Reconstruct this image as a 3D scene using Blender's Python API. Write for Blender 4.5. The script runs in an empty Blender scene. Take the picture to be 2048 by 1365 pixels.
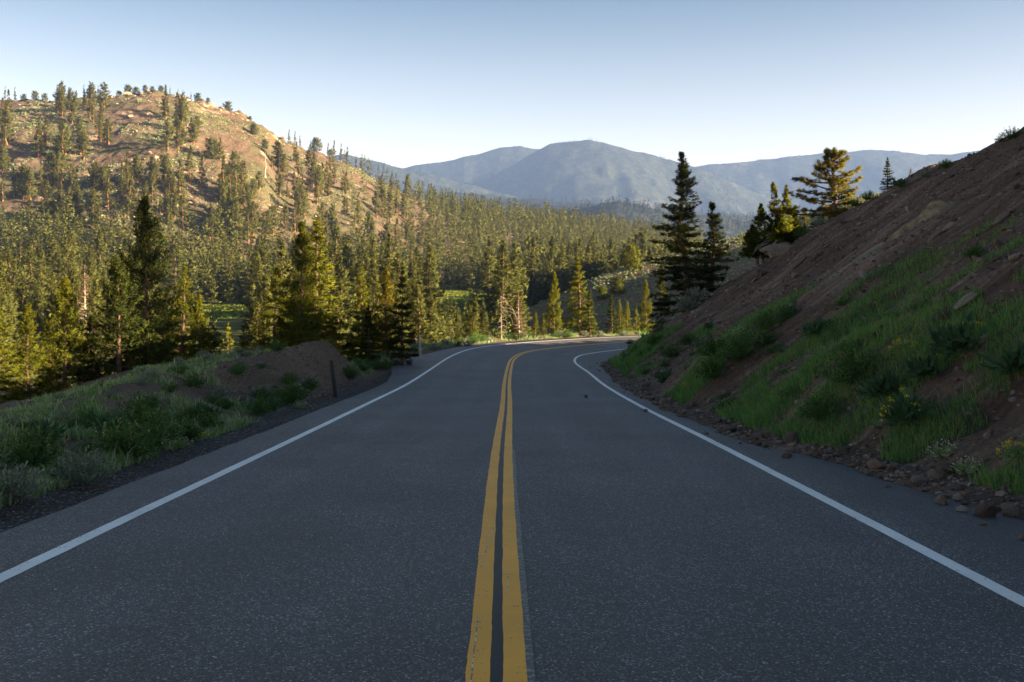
import bpy, math, random
import numpy as np

# ------------------------------------------------------------------ camera, sky, sun, exposure
C = bpy.context.scene.collection
scene = bpy.context.scene
R = math.radians
EYE = 1.729                      # eye height above the road at the camera
FPX = 1991.0                     # focal length in photo pixels (35 mm lens on a 36 mm sensor)
CX, HY = 1024.0, 580.0           # true horizon in photo pixels
GRADE = 87.0 / 1991.0            # the road runs downhill at about 4.4 %
SUN_AZ, SUN_EL = 106.0, 13.0      # degrees to the right of the view direction, above the horizon

cam = bpy.data.cameras.new('camera')
cam.sensor_width = 36.0
cam.lens = 36.0 * FPX / 2048.0
cam.shift_y = -(682.5 - HY) / 2048.0
cam.clip_start, cam.clip_end = 0.1, 20000.0
camo = bpy.data.objects.new('camera', cam)
C.objects.link(camo)
camo.location = (0, 0, EYE)
camo.rotation_euler = (R(90), 0, 0)
scene.camera = camo

world = bpy.data.worlds.new('World')
scene.world = world
world.use_nodes = True
wn = world.node_tree
wn.nodes.clear()
sky = wn.nodes.new('ShaderNodeTexSky')
sky.sky_type = 'NISHITA'
sky.sun_disc = False
sky.sun_elevation = R(SUN_EL)
sky.sun_rotation = R(SUN_AZ)
sky.altitude = 2500
sky.air_density, sky.dust_density, sky.ozone_density = 1.0, 9.0, 0.6
bg = wn.nodes.new('ShaderNodeBackground')
bg.inputs[1].default_value = 0.063
wo = wn.nodes.new('ShaderNodeOutputWorld')
# deeper, slightly greyer blue higher up, pale and warm near the horizon
tc = wn.nodes.new('ShaderNodeTexCoord')
sx = wn.nodes.new('ShaderNodeSeparateXYZ')
wn.links.new(tc.outputs['Generated'], sx.inputs[0])
rp = wn.nodes.new('ShaderNodeValToRGB')
rp.color_ramp.elements[0].position = .09
rp.color_ramp.elements[0].color = (1.58, 1.08, .76, 1)
rp.color_ramp.elements[1].position = .30
rp.color_ramp.elements[1].color = (.265, .34, .355, 1)
wn.links.new(sx.outputs[2], rp.inputs[0])
mx = wn.nodes.new('ShaderNodeMix')
mx.data_type, mx.blend_type = 'RGBA', 'MULTIPLY'
mx.inputs[0].default_value = 1.0
wn.links.new(sky.outputs[0], mx.inputs[6])
wn.links.new(rp.outputs[0], mx.inputs[7])
wn.links.new(mx.outputs[2], bg.inputs[0])
wn.links.new(bg.outputs[0], wo.inputs[0])

sl = bpy.data.lights.new('sun', 'SUN')
sl.energy = 5.0
sl.angle = R(0.6)
sl.color = (1.0, 0.725, 0.42)
so = bpy.data.objects.new('sun', sl)
C.objects.link(so)
so.rotation_euler = (R(90 - SUN_EL), 0, R(180 - SUN_AZ))   # light travels from the right, low

scene.view_settings.view_transform = 'Standard'
scene.view_settings.look = 'None'
scene.view_settings.gamma = 1.0
scene.view_settings.use_curve_mapping = False
scene.view_settings.exposure = 2.68
scene.cycles.max_bounces = 6
scene.cycles.diffuse_bounces = 3
scene.cycles.transmission_bounces = 3
scene.cycles.transparent_max_bounces = 4
scene.cycles.volume_bounces = 1

#TERRAIN-BEGIN
# ------------------------------------------------------------------ noise
def _h(ix, iy, seed):
    n = (ix.astype(np.int64) * 374761393 + iy.astype(np.int64) * 668265263 + seed * 1442695041) & 0xffffffff
    n = ((n ^ (n >> 13)) * 1274126177) & 0xffffffff
    return ((n ^ (n >> 16)) & 0xffff) / 65535.0

def vnoise(x, y, seed=0):
    x = np.asarray(x, float); y = np.asarray(y, float)
    ix, iy = np.floor(x), np.floor(y)
    fx, fy = x - ix, y - iy
    fx = fx * fx * fx * (fx * (fx * 6 - 15) + 10); fy = fy * fy * fy * (fy * (fy * 6 - 15) + 10)
    a, b = _h(ix, iy, seed), _h(ix + 1, iy, seed)
    c, d = _h(ix, iy + 1, seed), _h(ix + 1, iy + 1, seed)
    return (a + (b - a) * fx) * (1 - fy) + (c + (d - c) * fx) * fy - 0.5

def fbm(x, y, seed=0, octv=4):
    t, a = 0.0, 1.0
    for i in range(octv):
        t = t + a * vnoise(x, y, seed + i * 17)
        x, y, a = x * 2.03 + 3.1, y * 2.03 + 7.7, a * 0.5
    return t

def sstep(a, b, x):
    t = np.clip((x - a) / (b - a), 0, 1)
    return t * t * (3 - 2 * t)

def herm(K, v, s):
    K = np.asarray(K, float); v = np.asarray(v, float)
    m = np.gradient(v, K)
    s = np.clip(s, K[0], K[-1])
    i = np.clip(np.searchsorted(K, s) - 1, 0, len(K) - 2)
    d = K[i + 1] - K[i]; t = (s - K[i]) / d
    return v[i]*(2*t**3-3*t**2+1) + m[i]*d*(t**3-2*t*t+t) + v[i+1]*(3*t*t-2*t**3) + m[i+1]*d*(t**3-t*t)

# ------------------------------------------------------------------ road alignment
RK = np.array([0, 15, 25, 35, 42, 49, 56, 63, 70, 80, 90, 105, 125, 150.])
RKAP = [-.0009, .0012, -.0011, .0015, .0005, .002, .0116, .0205, .021, .0173, .0141, .0109, .0077, .0045]
RZ = [.03, -.02, -.07, -.05, .08, .19, .33, .53, .66, .87, 1.11, 1.22, 1.3, 1.35]
RB = [.013, .001, .013, .006, .005, .024, .044, .063, .076, .085, .085, .082, .079, .076]
LW = 3.451
RS = np.arange(-16, 230, .5)
_S = np.arange(2, 230, .5)
_kk = herm(RK, RKAP, _S) * (1 - sstep(150, 175, _S))
_th = -.00963 + np.concatenate([[0], np.cumsum((_kk[1:] + _kk[:-1]) / 2 * .5)])
_x = -.02796 - .00963 * 2 + np.concatenate([[0], np.cumsum((np.sin(_th[1:]) + np.sin(_th[:-1])) / 2 * .5)])
_y = 2 + np.concatenate([[0], np.cumsum((np.cos(_th[1:]) + np.cos(_th[:-1])) / 2 * .5)])
_b = np.arange(-16, 2, .5)
RTH = np.concatenate([np.full(len(_b), _th[0]), _th])
RX = np.concatenate([_x[0] + (_b - 2) * math.sin(_th[0]), _x])
RY = np.concatenate([2 + (_b - 2) * math.cos(_th[0]), _y])

def road_at(s, n):
    """world x, y of the point s metres along the road and n metres right of its centre line"""
    x, y, th = np.interp(s, RS, RX), np.interp(s, RS, RY), np.interp(s, RS, RTH)
    return x + n * np.cos(th), y - n * np.sin(th)

def road_sn(x, y):
    x = np.atleast_1d(np.asarray(x, float)); y = np.atleast_1d(np.asarray(y, float))
    so_, no_ = np.empty(len(x)), np.empty(len(x))
    for a in range(0, len(x), 20000):
        X, Y = x[a:a+20000, None], y[a:a+20000, None]
        i = ((X - RX) ** 2 + (Y - RY) ** 2).argmin(1)
        dx, dy = X[:, 0] - RX[i], Y[:, 0] - RY[i]
        so_[a:a+20000] = RS[i] + dx * np.sin(RTH[i]) + dy * np.cos(RTH[i])
        no_[a:a+20000] = dx * np.cos(RTH[i]) - dy * np.sin(RTH[i])
    return so_, no_

def road_z(s, n):                      # height of the road surface, still without the general downhill grade
    return herm(RK, RZ, s) - herm(RK, RB, s) * n

def edge_left(s):                      # pavement edge (metres left of the centre line)
    return np.interp(s, [-16, 30, 36, 42, 47, 52, 60, 70], [4.3, 4.25, 4.3, 4.9, 5.55, 5.3, 4.7, 4.35]) + .05 * vnoise(s * 1.3, 0 * s, 5)

def foot_right(s):                     # foot of the bank
    return np.interp(s, [-16, 6, 9.3, 12.7, 16.5, 25, 36, 45, 52, 60, 70, 80, 100, 150],
                     [5.3, 5.2, 4.95, 4.55, 3.95, 3.8, 3.95, 4.2, 4.6, 5.3, 5.6, 5.4, 5, 5]) + .22 * vnoise(s * .9, 0 * s, 9)

CREST_S = [-16, 24, 29, 34, 40, 46, 52, 58, 64, 70, 78, 90, 110, 150]
CREST_H = [7.1, 7.2, 8.6, 9.7, 9.0, 8.7, 7.8, 6.7, 5.3, 4.6, 4.2, 3.6, 1.2, 1.2]

VALLEY_D = [0, 20, 40, 70, 100, 150, 200, 250, 300, 350, 400, 3000]
VALLEY_Z = [-1.5, -1.9, -3.2, -5.6, -6.6, -5.8, -4.2, -3.0, -1.2, .6, 2, 2]

def valley(x, y):
    return np.interp(y, VALLEY_D, VALLEY_Z) + 1.0 * fbm(x / 40, y / 40, 3, 3) + .35 * fbm(x / 7, y / 7, 4, 2)

def near_z(s, n, x, y, fine=True):
    """world height of the ground beside the road"""
    z = road_z(s, np.clip(n, -6, 6)) - .06
    # ---- right: rubble strip, cut bank, rounded crest
    q = n - foot_right(s)
    bank = .14 * np.clip(q, 0, 1.0) + .655 * np.clip(q - .8, 0, None)
    H = np.interp(s, CREST_S, CREST_H)
    qc = .8 + H / .655
    cap = H + .35 - .13 * np.clip(q - qc, -8, 60)
    k = 1.1
    h = np.clip(.5 + .5 * (cap - bank) / k, 0, 1)
    bank = cap * (1 - h) + bank * h - k * h * (1 - h)
    on = sstep(.3, 2.0, q)
    rough = .75 * fbm(s / 7, n / 9, 21, 3) + .42 * fbm(s / 1.3, n / 6, 22, 4)
    if fine:
        rough = rough + .15 * fbm(s / .45, n / .8, 23, 3)
    bank = bank + on * rough
    z = np.where(q > 0, z + bank + .04 * (q > .05), z)
    # ---- left: gravel strip, verge with a ridge and a mound, then the fall to the valley
    m = -n
    e = edge_left(s) + .55
    hv = np.interp(s, [-16, 6, 12, 19, 22, 25, 27, 30, 33, 35, 37, 39.5, 45, 60, 90], [.1, .1, .12, .22, .35, .55, .8, 1.25, 1.52, 1.5, 1.05, .4, .06, .05, .05])
    nb = np.interp(s, [-16, 10, 19, 25, 27, 30, 33, 36, 40, 60, 90], [10, 10, 9.7, 9, 8.2, 7.2, 6.6, 6.35, 6.4, 6.3, 6.2])
    e2 = np.maximum(e, 4.8)
    up = hv * sstep(0, 1, (m - e2) / np.maximum(nb - e2, .6)) + .05 * sstep(e2, e2 + .5, m)
    fall = -.17 * np.clip(m - nb, 0, 4) - .27 * np.clip(m - nb - 4, 0, None)
    v = up + fall + sstep(e2, e2 + 1.5, m) * (.30 * fbm(s / 2.0, m / 2.0, 31, 4) + (.06 * fbm(s / .5, m / .5, 32, 2) if fine else 0))
    drop = -.07 * sstep(edge_left(s) - .02, edge_left(s) + .2, m)
    z = np.where(m > 3.5, z + v + drop, z)
    z = z - GRADE * y
    w = sstep(13, 34, m)
    return np.where(m > 0, z * (1 - w) + (valley(x, y) + .12) * w, z)

def ground_z(x, y, fine=True):
    x = np.atleast_1d(np.asarray(x, float)); y = np.atleast_1d(np.asarray(y, float))
    s, n = road_sn(x, y)
    z = np.maximum(near_z(s, n, x, y, fine), np.where(n < -33, valley(x, y), -1e9))
    return np.where((n < -39) | (y > 135), valley(x, y), z)

# ------------------------------------------------------------------ hills, described by their ridge lines
def ridge_tab(tab):
    t = np.array(tab, float)
    return (t[:, 0] - CX) / FPX, t[:, 1], t[:, 2]

# (column, ridge height in photo rows, distance)
BARE = ridge_tab([(-700, 300, 640), (-300, 222, 640), (-100, 204, 630), (0, 201, 630), (120, 201, 625), (200, 198, 625), (240, 194, 620), (300, 189, 620), (370, 201, 620), (430, 216, 622), (480, 233, 625), (530, 257, 630), (556, 283, 640), (600, 300, 650), (650, 316, 660), (700, 330, 675), (740, 352, 690), (800, 385, 720), (900, 418, 780), (1000, 440, 840), (1100, 455, 900), (1200, 468, 960), (1340, 486, 1020), (1500, 505, 1080), (1700, 540, 1150)])
BARE_FOOT = ridge_tab([(-700, 0, 300), (0, 0, 320), (300, 0, 330), (500, 0, 345), (700, 0, 370), (900, 0, 400), (1100, 0, 440), (1400, 0, 520), (1700, 0, 600)])

def bare_hill_z(x, y):
    a = x / y
    D = np.interp(a, BARE[0], BARE[2]); zr = EYE + D * (HY - np.interp(a, BARE[0], BARE[1])) / FPX
    F = np.interp(a, BARE_FOOT[0], BARE_FOOT[2]); zf = np.interp(F, VALLEY_D, VALLEY_Z) - 1.0
    u = (y - F) / (D - F)
    uc = np.clip(u, 0, 1)
    g = .32 * uc ** 1.7 + .68 * np.sin(uc * math.pi / 2) ** 1.25
    z = zf + (zr - zf) * g
    amp = np.clip(uc * (1 - uc) * 4, 0, 1)
    z = z + amp * (4.5 * fbm(x / 75, y / 110, 41, 3) + 1.6 * fbm(x / 14, y / 26, 42, 3))
    z = z + np.clip(uc * 3, 0, 1) * 1.7 * fbm(x / 6, y / 10, 43, 4)
    rock = sstep(.86, .97, uc) * sstep(-.47, -.38, a) * (1 - sstep(-.22, -.12, a))
    z = z + rock * 5.0 * np.abs(fbm(x / 7, y / 7, 44, 3))
    z = np.where(u > 1, z - (y - D) * .35, z)
    return np.where(u < 0, zf + (y - F) * .10, z)

SHADE = ridge_tab([(800, 760, 175), (960, 655, 180), (1000, 640, 182), (1100, 596, 190), (1200, 553, 198), (1300, 522, 206), (1400, 492, 215), (1480, 468, 222), (1540, 450, 228), (1620, 425, 235), (1700, 400, 242), (1760, 388, 248), (1800, 376, 252), (1850, 368, 258), (1950, 360, 262), (2200, 350, 270)])

def shaded_hill_z(x, y):
    a = x / y
    D = np.interp(a, SHADE[0], SHADE[2]); zr = EYE + D * (HY - np.interp(a, SHADE[0], SHADE[1])) / FPX
    z = zr - (D - y) * .17 + .9 * fbm(x / 22, y / 22, 51, 3) + .35 * fbm(x / 3, y / 3, 52, 3)
    return np.maximum(np.where(y > D, zr - (y - D) * .4, z), -14)

MOUNTS = [
    # ridge table, depth of the front face, foot height, noise seed
    ([(560, 330, 3000), (690, 308, 3000), (740, 321, 3000), (800, 334, 3000), (860, 348, 3000), (950, 372, 3000), (1050, 398, 3000), (1150, 425, 3000)], 800, -10, 61),
    ([(700, 352, 3650), (790, 340, 3650), (830, 332, 3650), (880, 325, 3650), (950, 311, 3650), (1000, 296, 3650), (1040, 292, 3650), (1078, 299, 3650), (1150, 320, 3650), (1300, 360, 3650)], 900, 0, 62),
    ([(900, 390, 3350), (980, 356, 3350), (1040, 322, 3350), (1078, 300, 3350), (1098, 289, 3350), (1130, 284, 3350), (1180, 281, 3350), (1220, 290, 3350), (1290, 307, 3350), (1340, 320, 3350), (1400, 338, 3350), (1460, 363, 3350), (1530, 394, 3350), (1600, 425, 3350), (1700, 450, 3350)], 1100, 0, 63),
    ([(1280, 365, 3900), (1380, 336, 3900), (1420, 329, 3900), (1500, 322, 3900), (1600, 310, 3900), (1680, 304, 3900), (1760, 299, 3900), (1800, 303, 3900), (1850, 309, 3900), (1900, 308, 3900), (1950, 301, 3900), (2048, 299, 3900), (2170, 310, 3900)], 1200, 0, 64),
    ([(750, 380, 2300), (900, 385, 2250), (1000, 392, 2200), (1100, 400, 2100), (1200, 408, 2000), (1400, 425, 2000), (1550, 432, 2000), (1700, 440, 2000), (2170, 450, 2000)], 900, 0, 65),
    ([(1050, 440, 1500), (1150, 419, 1500), (1200, 408, 1480), (1240, 402, 1480), (1300, 413, 1480), (1340, 420, 1500), (1420, 434, 1520), (1500, 448, 1540), (1600, 462, 1560), (1800, 470, 1560), (2170, 480, 1560)], 420, 6, 66),
]

FAR = [1.65, 1.65, 1.65, 1.65, 1.65, 1.45]
MOUNTS = [([(p, r, d * k) for p, r, d in t], f * k, z, sd) for (t, f, z, sd), k in zip(MOUNTS, FAR)]

def mount_z(i, x, y):
    tab, F_, zf, seed = MOUNTS[i]
    A, RR, DD = ridge_tab(tab)
    a = x / y
    D = np.interp(a, A, DD); zr = EYE + D * (HY - np.interp(a, A, RR)) / FPX
    u = (y - (D - F_)) / F_; uc = np.clip(u, 0, 1)
    z = zf + (zr - zf) * (.55 * uc + .45 * uc ** 2)
    amp = np.clip(4 * uc * (1 - uc), 0, 1)
    sc = F_ / 4
    rid = fbm(x / sc, y / (sc * 2), seed, 4)
    z = z + amp * (zr - zf) * .27 * rid + np.clip(uc * 2, 0, 1) * 9 * fbm(x / 95, y / 95, seed + 3, 4)
    return np.where(u > 1, z - (y - D) * .4, z)

def pix(px, py, d):                       # point at distance d seen in photo column px, row py
    return np.array([(px - CX) / FPX * d, d, EYE + (HY - py) / FPX * d])

def hit(px, py, fn, d0, d1, steps=1500):  # first ground point along the line of sight through (px, py)
    d = np.geomspace(d0, d1, steps)
    x = (px - CX) / FPX * d; zz = EYE + (HY - py) / FPX * d
    below = fn(x, d) >= zz
    i = int(below.argmax()) if below.any() else None
    if i is None or i == 0:
        return None
    return float(x[i]), float(d[i]), float(fn(x[i:i+1], d[i:i+1])[0])
def hit_ground(px, py, d0=6, d1=120):
    for dy in range(0, 70, 3):
        p = hit(px, py + dy, ground_z, d0, d1)
        if p:
            return p
#TERRAIN-END

# ------------------------------------------------------------------ materials
def material(name):
    m = bpy.data.materials.new(name)
    m.use_nodes = True
    nt = m.node_tree
    nt.nodes.clear()
    out = nt.nodes.new('ShaderNodeOutputMaterial')
    return m, nt, out

def node(nt, kind, props=None, **inp):
    n = nt.nodes.new('ShaderNode' + kind)
    for k, v in (props or {}).items():
        setattr(n, k, v)
    for k, v in inp.items():
        k = k.replace('_', ' ')
        sock = n.inputs[int(k[1:])] if k[0] == 'i' and k[1:].isdigit() else n.inputs[k]
        if isinstance(v, bpy.types.NodeSocket):
            nt.links.new(v, sock)
        else:
            sock.default_value = v
    return n

def ramp(nt, fac, stops, interp='LINEAR'):
    n = nt.nodes.new('ShaderNodeValToRGB')
    n.color_ramp.interpolation = interp
    el = n.color_ramp.elements
    while len(el) > 1:
        el.remove(el[0])
    for i, (p, c) in enumerate(stops):
        e = el[0] if i == 0 else el.new(p)
        e.position = p
        e.color = (c, c, c, 1) if not isinstance(c, tuple) else (*c, 1)
    nt.links.new(fac, n.inputs[0])
    return n.outputs[0]

def noise(nt, vec, scale, detail=3, rough=.55):
    return node(nt, 'TexNoise', None, Vector=vec, Scale=scale, Detail=detail, Roughness=rough).outputs[0]

def mix(nt, fac, a, b, mode='MIX'):
    n = nt.nodes.new('ShaderNodeMix')
    n.data_type = 'RGBA'; n.blend_type = mode
    for sock, v in ((n.inputs[0], fac), (n.inputs[6], a), (n.inputs[7], b)):
        if isinstance(v, bpy.types.NodeSocket):
            nt.links.new(v, sock)
        elif isinstance(v, (int, float)):
            sock.default_value = v if sock.type == 'VALUE' else (v, v, v, 1)
        else:
            sock.default_value = (*v, 1)
    return n.outputs[2]

def mathn(nt, op, a, b=0.0, c=None):
    n = nt.nodes.new('ShaderNodeMath'); n.operation = op
    for i, v in enumerate((a, b, c)):
        if v is None:
            continue
        if isinstance(v, bpy.types.NodeSocket):
            nt.links.new(v, n.inputs[i])
        else:
            n.inputs[i].default_value = v
    return n.outputs[0]

def vscale(nt, vec, s):
    return node(nt, 'Mapping', None, Vector=vec, Scale=s).outputs[0]

def surface(nt, out, color, rough=.9, bump=None, dist=.05, strength=1.0, spec=.25):
    b = node(nt, 'BsdfPrincipled', None, Roughness=rough)
    b.inputs['Specular IOR Level'].default_value = spec
    if isinstance(color, bpy.types.NodeSocket):
        nt.links.new(color, b.inputs['Base Color'])
    else:
        b.inputs['Base Color'].default_value = (*color, 1)
    if bump is not None:
        bn = node(nt, 'Bump', None, Strength=strength, Distance=dist, Height=bump)
        nt.links.new(bn.outputs[0], b.inputs['Normal'])
    nt.links.new(b.outputs[0], out.inputs[0])
    return b

def objco(nt):
    return node(nt, 'TexCoord').outputs['Object']

def uvco(nt):
    return node(nt, 'TexCoord').outputs['UV']

def mat_asphalt():
    m, nt, out = material('asphalt')
    uv = uvco(nt)
    vor = node(nt, 'TexVoronoi', None, Vector=uv, Scale=92.0)
    stone = node(nt, 'SeparateColor', None, Color=vor.outputs['Color']).outputs[0]
    n1 = noise(nt, uv, 140, 2)
    n2 = noise(nt, uv, .45, 4)
    n3 = noise(nt, vscale(nt, uv, (.12, 1.6, 1)), 1.0, 3)      # wear running along the lanes
    base = ramp(nt, stone, [(0, (.030, .030, .033)), (.55, (.062, .062, .067)), (.84, (.105, .104, .108)), (.955, (.24, .235, .23)), (1, (.46, .45, .43))])
    base = mix(nt, .55, base, ramp(nt, n1, [(.3, .55), (.7, 1.4)]), 'MULTIPLY')
    base = mix(nt, .9, base, ramp(nt, n2, [(.3, .72), (.7, 1.25)]), 'MULTIPLY')
    base = mix(nt, .8, base, ramp(nt, n3, [(.3, .88), (.7, 1.12)]), 'MULTIPLY')
    v = node(nt, 'SeparateXYZ', None, Vector=uv).outputs[1]
    lane = mathn(nt, 'ABSOLUTE', mathn(nt, 'SUBTRACT', mathn(nt, 'ABSOLUTE', mathn(nt, 'ADD', v, mathn(nt, 'MULTIPLY', mathn(nt, 'SUBTRACT', n2, .5), .5))), 1.75))
    base = mix(nt, .8, base, ramp(nt, lane, [(0, .86), (.35, .93), (.72, 1.12), (1.0, .96)]), 'MULTIPLY')
    sh = mathn(nt, 'ADD', v, mathn(nt, 'MULTIPLY', mathn(nt, 'SUBTRACT', noise(nt, uv, 1.2, 3), .5), .25))
    gritty = mathn(nt, 'MULTIPLY', ramp(nt, mathn(nt, 'MULTIPLY', mathn(nt, 'SUBTRACT', sh, 3.6), .9), [(0, 0.0), (.5, 1.0)]), .55)
    base = mix(nt, gritty, base, (.052, .051, .053))
    bump = mathn(nt, 'ADD', mathn(nt, 'MULTIPLY', vor.outputs['Distance'], -1.0), mathn(nt, 'MULTIPLY', n1, .6))
    surface(nt, out, base, .62, bump, .012, .8, .5)
    return m

def mat_paint(name, col, worn, edge):
    m, nt, out = material(name)
    uv = uvco(nt)
    st = noise(nt, vscale(nt, uv, (34, 5, 1)), 1.0, 3)
    sp = noise(nt, uv, 46, 3)
    c = mix(nt, .7, col, ramp(nt, noise(nt, uv, 1.1, 3), [(.3, .82), (.7, 1.1)]), 'MULTIPLY')
    wearf = ramp(nt, mathn(nt, 'ADD', mathn(nt, 'MULTIPLY', st, .55), mathn(nt, 'MULTIPLY', sp, .45)), [(worn, 1.0), (worn + .05, 0.0)])
    c = mix(nt, wearf, c, (.09, .085, .08))
    surface(nt, out, c, .6, sp, .003, .5, .35)
    return m

def mat_soil():
    """right cut bank: dark volcanic soil with fall-line streaks, stones and one pale mineral seam"""
    m, nt, out = material('bank_soil')
    uv = uvco(nt)
    streak = noise(nt, vscale(nt, uv, (2.1, .16, 1)), 1.0, 5, .6)
    streak2 = noise(nt, vscale(nt, uv, (7.5, .5, 1)), 1.0, 4, .6)
    big = noise(nt, uv, .22, 4)
    fine = noise(nt, uv, 11, 5, .65)
    c = ramp(nt, streak, [(.28, (.056, .037, .029)), (.5, (.110, .075, .057)), (.70, (.20, .148, .116))])
    c = mix(nt, .6, c, ramp(nt, streak2, [(.3, .6), (.7, 1.45)]), 'MULTIPLY')
    c = mix(nt, .8, c, ramp(nt, big, [(.3, .75), (.7, 1.25)]), 'MULTIPLY')
    c = mix(nt, .75, c, ramp(nt, fine, [(.3, .55), (.72, 1.5)]), 'MULTIPLY')
    vo = node(nt, 'TexVoronoi', None, Vector=uv, Scale=9.0)
    peb = ramp(nt, node(nt, 'SeparateColor', None, Color=vo.outputs['Color']).outputs[1], [(.9, 0.0), (.93, 1.0)])
    peb = mathn(nt, 'MULTIPLY', peb, ramp(nt, vo.outputs['Distance'], [(.2, 1.0), (.32, 0.0)]))
    c = mix(nt, peb, c, (.20, .165, .14))
    # pale seam at s = 26.6 m, running down the fall line
    sx = node(nt, 'SeparateXYZ', None, Vector=uv)
    wob = mathn(nt, 'MULTIPLY', mathn(nt, 'SUBTRACT', noise(nt, uv, .8, 3), .5), .9)
    d = mathn(nt, 'ABSOLUTE', mathn(nt, 'ADD', mathn(nt, 'SUBTRACT', sx.outputs[0], 26.7), wob))
    core = ramp(nt, d, [(.06, 1.0), (.42, 0.0)])
    run = ramp(nt, mathn(nt, 'MULTIPLY', sx.outputs[1], .0667), [(.40, 0.0), (.56, .55), (.68, .95), (.775, .9), (.80, 0.0)])
    f = mathn(nt, 'MULTIPLY', mathn(nt, 'MULTIPLY', core, run), ramp(nt, streak2, [(.3, .35), (.6, 1.0)]))
    c = mix(nt, f, c, (.30, .29, .20))
    surface(nt, out, c, .95, mathn(nt, 'ADD', fine, mathn(nt, 'MULTIPLY', vo.outputs['Distance'], -.5)), .09, .9, .15)
    return m

def mat_verge():
    m, nt, out = material('verge_soil')
    uv = uvco(nt)
    big = noise(nt, uv, .35, 4)
    fine = noise(nt, uv, 12, 5, .65)
    c = ramp(nt, big, [(.3, (.088, .062, .045)), (.7, (.165, .118, .085))])
    c = mix(nt, .8, c, ramp(nt, fine, [(.3, .5), (.72, 1.5)]), 'MULTIPLY')
    # dark gravel strip next to the pavement
    v = node(nt, 'SeparateXYZ', None, Vector=uv).outputs[1]
    g = ramp(nt, mathn(nt, 'MULTIPLY', mathn(nt, 'ADD', v, 10), .1), [(.455, 0.0), (.485, 1.0)])
    vo = node(nt, 'TexVoronoi', None, Vector=uv, Scale=38.0)
    gc = ramp(nt, node(nt, 'SeparateColor', None, Color=vo.outputs['Color']).outputs[0], [(0, (.02, .019, .02)), (.7, (.06, .056, .056)), (.93, (.13, .12, .12)), (1, (.26, .25, .24))])
    c = mix(nt, g, c, gc)
    surface(nt, out, c, .95, mathn(nt, 'ADD', fine, mathn(nt, 'MULTIPLY', vo.outputs['Distance'], -.4)), .06, .9, .15)
    return m

def mat_valley():
    m, nt, out = material('valley_ground')
    p = objco(nt)
    n1 = noise(nt, p, .035, 4)
    n2 = noise(nt, p, .5, 5, .65)
    c = ramp(nt, n1, [(.35, (.075, .085, .03)), (.55, (.10, .12, .035)), (.7, (.13, .10, .06))])
    c = mix(nt, .8, c, ramp(nt, n2, [(.3, .55), (.7, 1.4)]), 'MULTIPLY')
    surface(nt, out, c, .95, n2, .5, .8, .1)
    return m

def mat_meadow():
    m, nt, out = material('meadow_grass')
    p = objco(nt)
    n1 = noise(nt, p, .11, 4)
    n2 = noise(nt, vscale(nt, p, (1, .35, 1)), 1.4, 5, .65)
    c = ramp(nt, n1, [(.3, (.15, .21, .035)), (.55, (.25, .31, .055)), (.75, (.33, .34, .08))])
    c = mix(nt, .7, c, ramp(nt, n2, [(.3, .55), (.7, 1.35)]), 'MULTIPLY')
    surface(nt, out, c, .95, n2, .6, 1.0, .1)
    return m

def mat_bare_hill():
    m, nt, out = material('hill_soil')
    p = objco(nt)
    n1 = noise(nt, p, .018, 5, .6)
    n2 = noise(nt, p, .11, 5, .65)
    n3 = noise(nt, p, .9, 4, .7)
    c = ramp(nt, n1, [(.3, (.088, .064, .049)), (.5, (.130, .097, .075)), (.7, (.19, .150, .120))])
    c = mix(nt, .75, c, ramp(nt, n2, [(.3, .7), (.7, 1.25)]), 'MULTIPLY')
    c = mix(nt, .7, c, ramp(nt, n3, [(.3, .55), (.7, 1.35)]), 'MULTIPLY')
    scrub = mathn(nt, 'MULTIPLY', ramp(nt, noise(nt, p, .03, 4, .6), [(.44, 0.0), (.55, 1.0)]), ramp(nt, n3, [(.42, .25), (.52, 1.0)]))
    c = mix(nt, mathn(nt, 'MULTIPLY', scrub, .65), c, (.075, .092, .040))
    rock = mathn(nt, 'MULTIPLY', ramp(nt, noise(nt, p, .05, 3), [(.58, 0.0), (.64, 1.0)]), ramp(nt, n2, [(.5, 0.0), (.56, .9)]))
    c = mix(nt, rock, c, (.34, .27, .20))
    surface(nt, out, c, .95, mathn(nt, 'ADD', n3, mathn(nt, 'MULTIPLY', n2, 3.0)), 1.2, .9, .1)
    return m

def mat_shaded_hill():
    m, nt, out = material('brown_hill_soil')
    p = objco(nt)
    n2 = noise(nt, p, .12, 5, .65)
    n3 = noise(nt, p, 1.3, 4, .7)
    c = ramp(nt, n2, [(.35, (.12, .075, .055)), (.65, (.17, .115, .085))])
    c = mix(nt, ramp(nt, n3, [(.5, 0.0), (.6, .75)]), c, (.12, .125, .07))
    c = mix(nt, .6, c, ramp(nt, n3, [(.3, .6), (.7, 1.3)]), 'MULTIPLY')
    surface(nt, out, c, .95, n3, .5, .9, .1)
    return m

def mat_mountain():
    m, nt, out = material('mountain_ground')
    p = objco(nt)
    n1 = noise(nt, p, .0022, 5, .6)
    n2 = noise(nt, vscale(nt, p, (1, 1, .6)), .032, 6, .7)
    c = ramp(nt, n2, [(.36, (.014, .022, .019)), (.52, (.026, .036, .028)), (.66, (.054, .058, .048))])
    bare = mathn(nt, 'MULTIPLY', ramp(nt, n1, [(.58, 0.0), (.70, .8)]), ramp(nt, n2, [(.42, .1), (.60, 1.0)]))
    c = mix(nt, bare, c, (.17, .14, .11))
    surface(nt, out, c, .95, n2, 8, .7, .05)
    return m

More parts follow.
